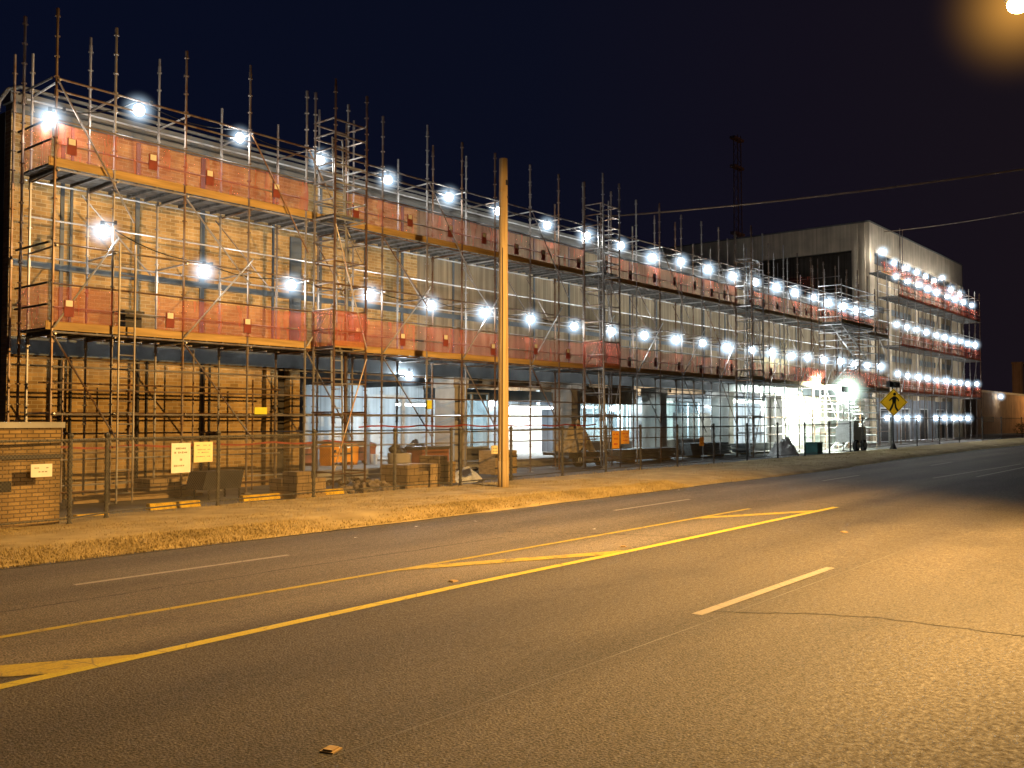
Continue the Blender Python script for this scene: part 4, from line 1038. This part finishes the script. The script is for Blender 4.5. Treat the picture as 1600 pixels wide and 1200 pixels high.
# lumber stacks in front of later bays
def lumber(x, y, l, n, label, m='pallet', h=4):
    o = thing('lumber_stack', (x,y,gz(x)), label, 'lumber')
    for k2 in range(h):
        MB().box(-l/2+random.uniform(-.2,.2),l/2+random.uniform(-.2,.2),-.45,.45,.12+k2*.13,.23+k2*.13).build('board_layer', M[m], o)
    MB().box(-l*.3,-l*.3+.1,-.5,.5,0,.119).box(l*.3,l*.3+.1,-.5,.5,0,.119).build('bearer', M['pallet'], o)
lumber(39.5,24.2,5.5,4,'low stack of dark boards before the window bay','deck',4)
lumber(45.8,24.3,4.5,4,'long board stack right of the window bay','deck',5)
lumber(51.0,23.9,3.8,4,'board stack left of the portal bay','deck',4)
drape('wrapped_bundle', 47.9,20.6,gz(48),2.4,1.3,.95,M['bag'],'pale plastic wrapped bundle behind the fence near the bright bay','bundle',21)
o = thing('tool_bin', (52.6,20.9,gz(52)), 'dark teal tool bin behind the fence near the bright bay', 'bin')
MB().box(-.4,.4,-.35,.35,0,.6).build('body', M['teal'], o); MB().box(-.43,.43,-.38,.38,.601,.68).build('lid', M['teal'], o)
o = thing('tool_bin', (24.6,24.4,.05), 'dark bin standing between the columns left of the wooden pole', 'bin')
MB().box(-.5,.9,-.4,.4,0,1.0).build('body', M['rust'], o); MB().box(-.55,.95,-.45,.45,1.001,1.1).build('lid', M['dark'], o)
o = thing('crate', (26.3,22.3,.06), 'dark crate behind the fence just left of the wooden pole', 'crate')
MB().box(-.6,.6,-.4,.4,.1,.95).build('body', M['pallet'], o); MB().box(-.62,.62,-.42,-.401,.3,.36).box(-.62,.62,-.42,-.401,.7,.76).build('slat', M['dark'], o)
# litter and reflectors on the road
for i, (x, y, lb) in enumerate(((9.06,8.45,'small raised road marker beside the yellow line'),(3.96,4.75,'square yellowed road marker nearest the camera'),(13.3,8.55,'small raised road marker farther along the yellow line'),(17.5,6.4,'lone pale road marker in the near lane'))):
    o = MB().box(-.055,.055,-.05,.05,0,.008).box(-.04,.04,-.035,.035,.0081,.018).build('road_marker', M['pallet']); o.location = (x,y,gz(x)+.001); o.rotation_euler = (0,0,.3*i)
    tag(o, lb, 'road marker')
for i, (x, y) in enumerate(((13.2,13.3),(14.6,13.0),(11.3,12.9),(15.0,10.3),(24.5,13.8))):
    b = MB(); b.quad([(-.035,-.03,.004),(.03,-.03,.01),(.04,.02,.006),(-.03,.03,.014)])
    o = b.build('litter', M['bag']); o.location = (x,y,gz(x)+.002); o.rotation_euler = (0,0,i*1.3)
    tag(o, ['crumpled white litter scrap in the far lane near the verge','second scrap of white litter in the far lane','tiny scrap of litter beside the left white lane dash','scrap of litter by the median hatching','scrap of litter at the verge edge right of the pole'][i], 'litter')

# ------------------------------------------------------------------ far right: warehouse, stack, bushes
wh = thing('warehouse', (128,30,gz(128)), 'low brown warehouse beyond the tall block at the right edge', 'building')
part(wh, 'wall', MB().box(128,185,30,60,-.1,5.7), M['ware']); part(wh, 'parapet', MB().box(127.9,185.1,29.9,60.1,5.7,6.0), M['coping'])
part(wh, 'window_band', MB().box(131,137,29.93,29.99,1.9,2.6), M['black'])
ch = thing('chimney', (176,34.7,0), 'dim square chimney behind the warehouse', 'chimney')
MB().box(-.7,.7,-.7,.7,0,11.6).build('shaft', M['ware'], ch); MB().box(-.8,.8,-.8,.8,11.6,11.9).build('cap', M['ware'], ch)
work_lamp(138.6,29.4,5.3,'lone white wall lamp on the brown warehouse','warehouse lamp',60,1.4,dy=-.6)
d = lamp_data('added_glow','POINT',2600,(1.0,.55,.22),.4)
yl = thing('added_lamp', (158,24,gz(150)), 'added orange lamp on a post before the warehouse, out of view', 'lamp post')  # lamp added out of view to light the mast and warehouse
MB().tube((0,0,0),(0,0,6.8),.09,8).build('post', M['dark'], yl); MB().ball((0,0,6.9),.22,10,6).build('globe', M['sodium'], yl, True); link('added_glow', d, yl, (-.5,-.2,6.5))
def bush(x, y, r, label):
    rr = random.Random(int(x*10)); b = MB()
    for _ in range(420):
        a = rr.uniform(0,6.28); ph = rr.uniform(0,1.5); t = rr.random()**.4*r*rr.uniform(.75,1.1)
        p = Vector((math.cos(a)*math.cos(ph)*t, math.sin(a)*math.cos(ph)*t, math.sin(ph)*t*.9+.15)); s = rr.uniform(.08,.16)*r*.6
        u = Vector((rr.uniform(-1,1),rr.uniform(-1,1),rr.uniform(-1,1))).normalized(); v = u.orthogonal().normalized()
        b.quad([p-u*s, p+v*s*.5, p+u*s, p-v*s*.5])
    o = thing('bush', (x,y,gz(x)), label, 'bush'); b.build('foliage', M['bush'], o)
    b2 = MB()
    for k2 in range(4): b2.tube((0,0,0),(math.cos(k2*1.6)*r*.5,math.sin(k2*1.6)*r*.5,r*.7),.03,5)
    b2.build('stem', M['pallet'], o)
bush(128,24.5,1.6,'dark bush behind the far fence at the tall block corner'); bush(136,24,2.2,'leafy bush before the warehouse window band'); bush(146,25,2.6,'larger bush at the right edge before the warehouse')
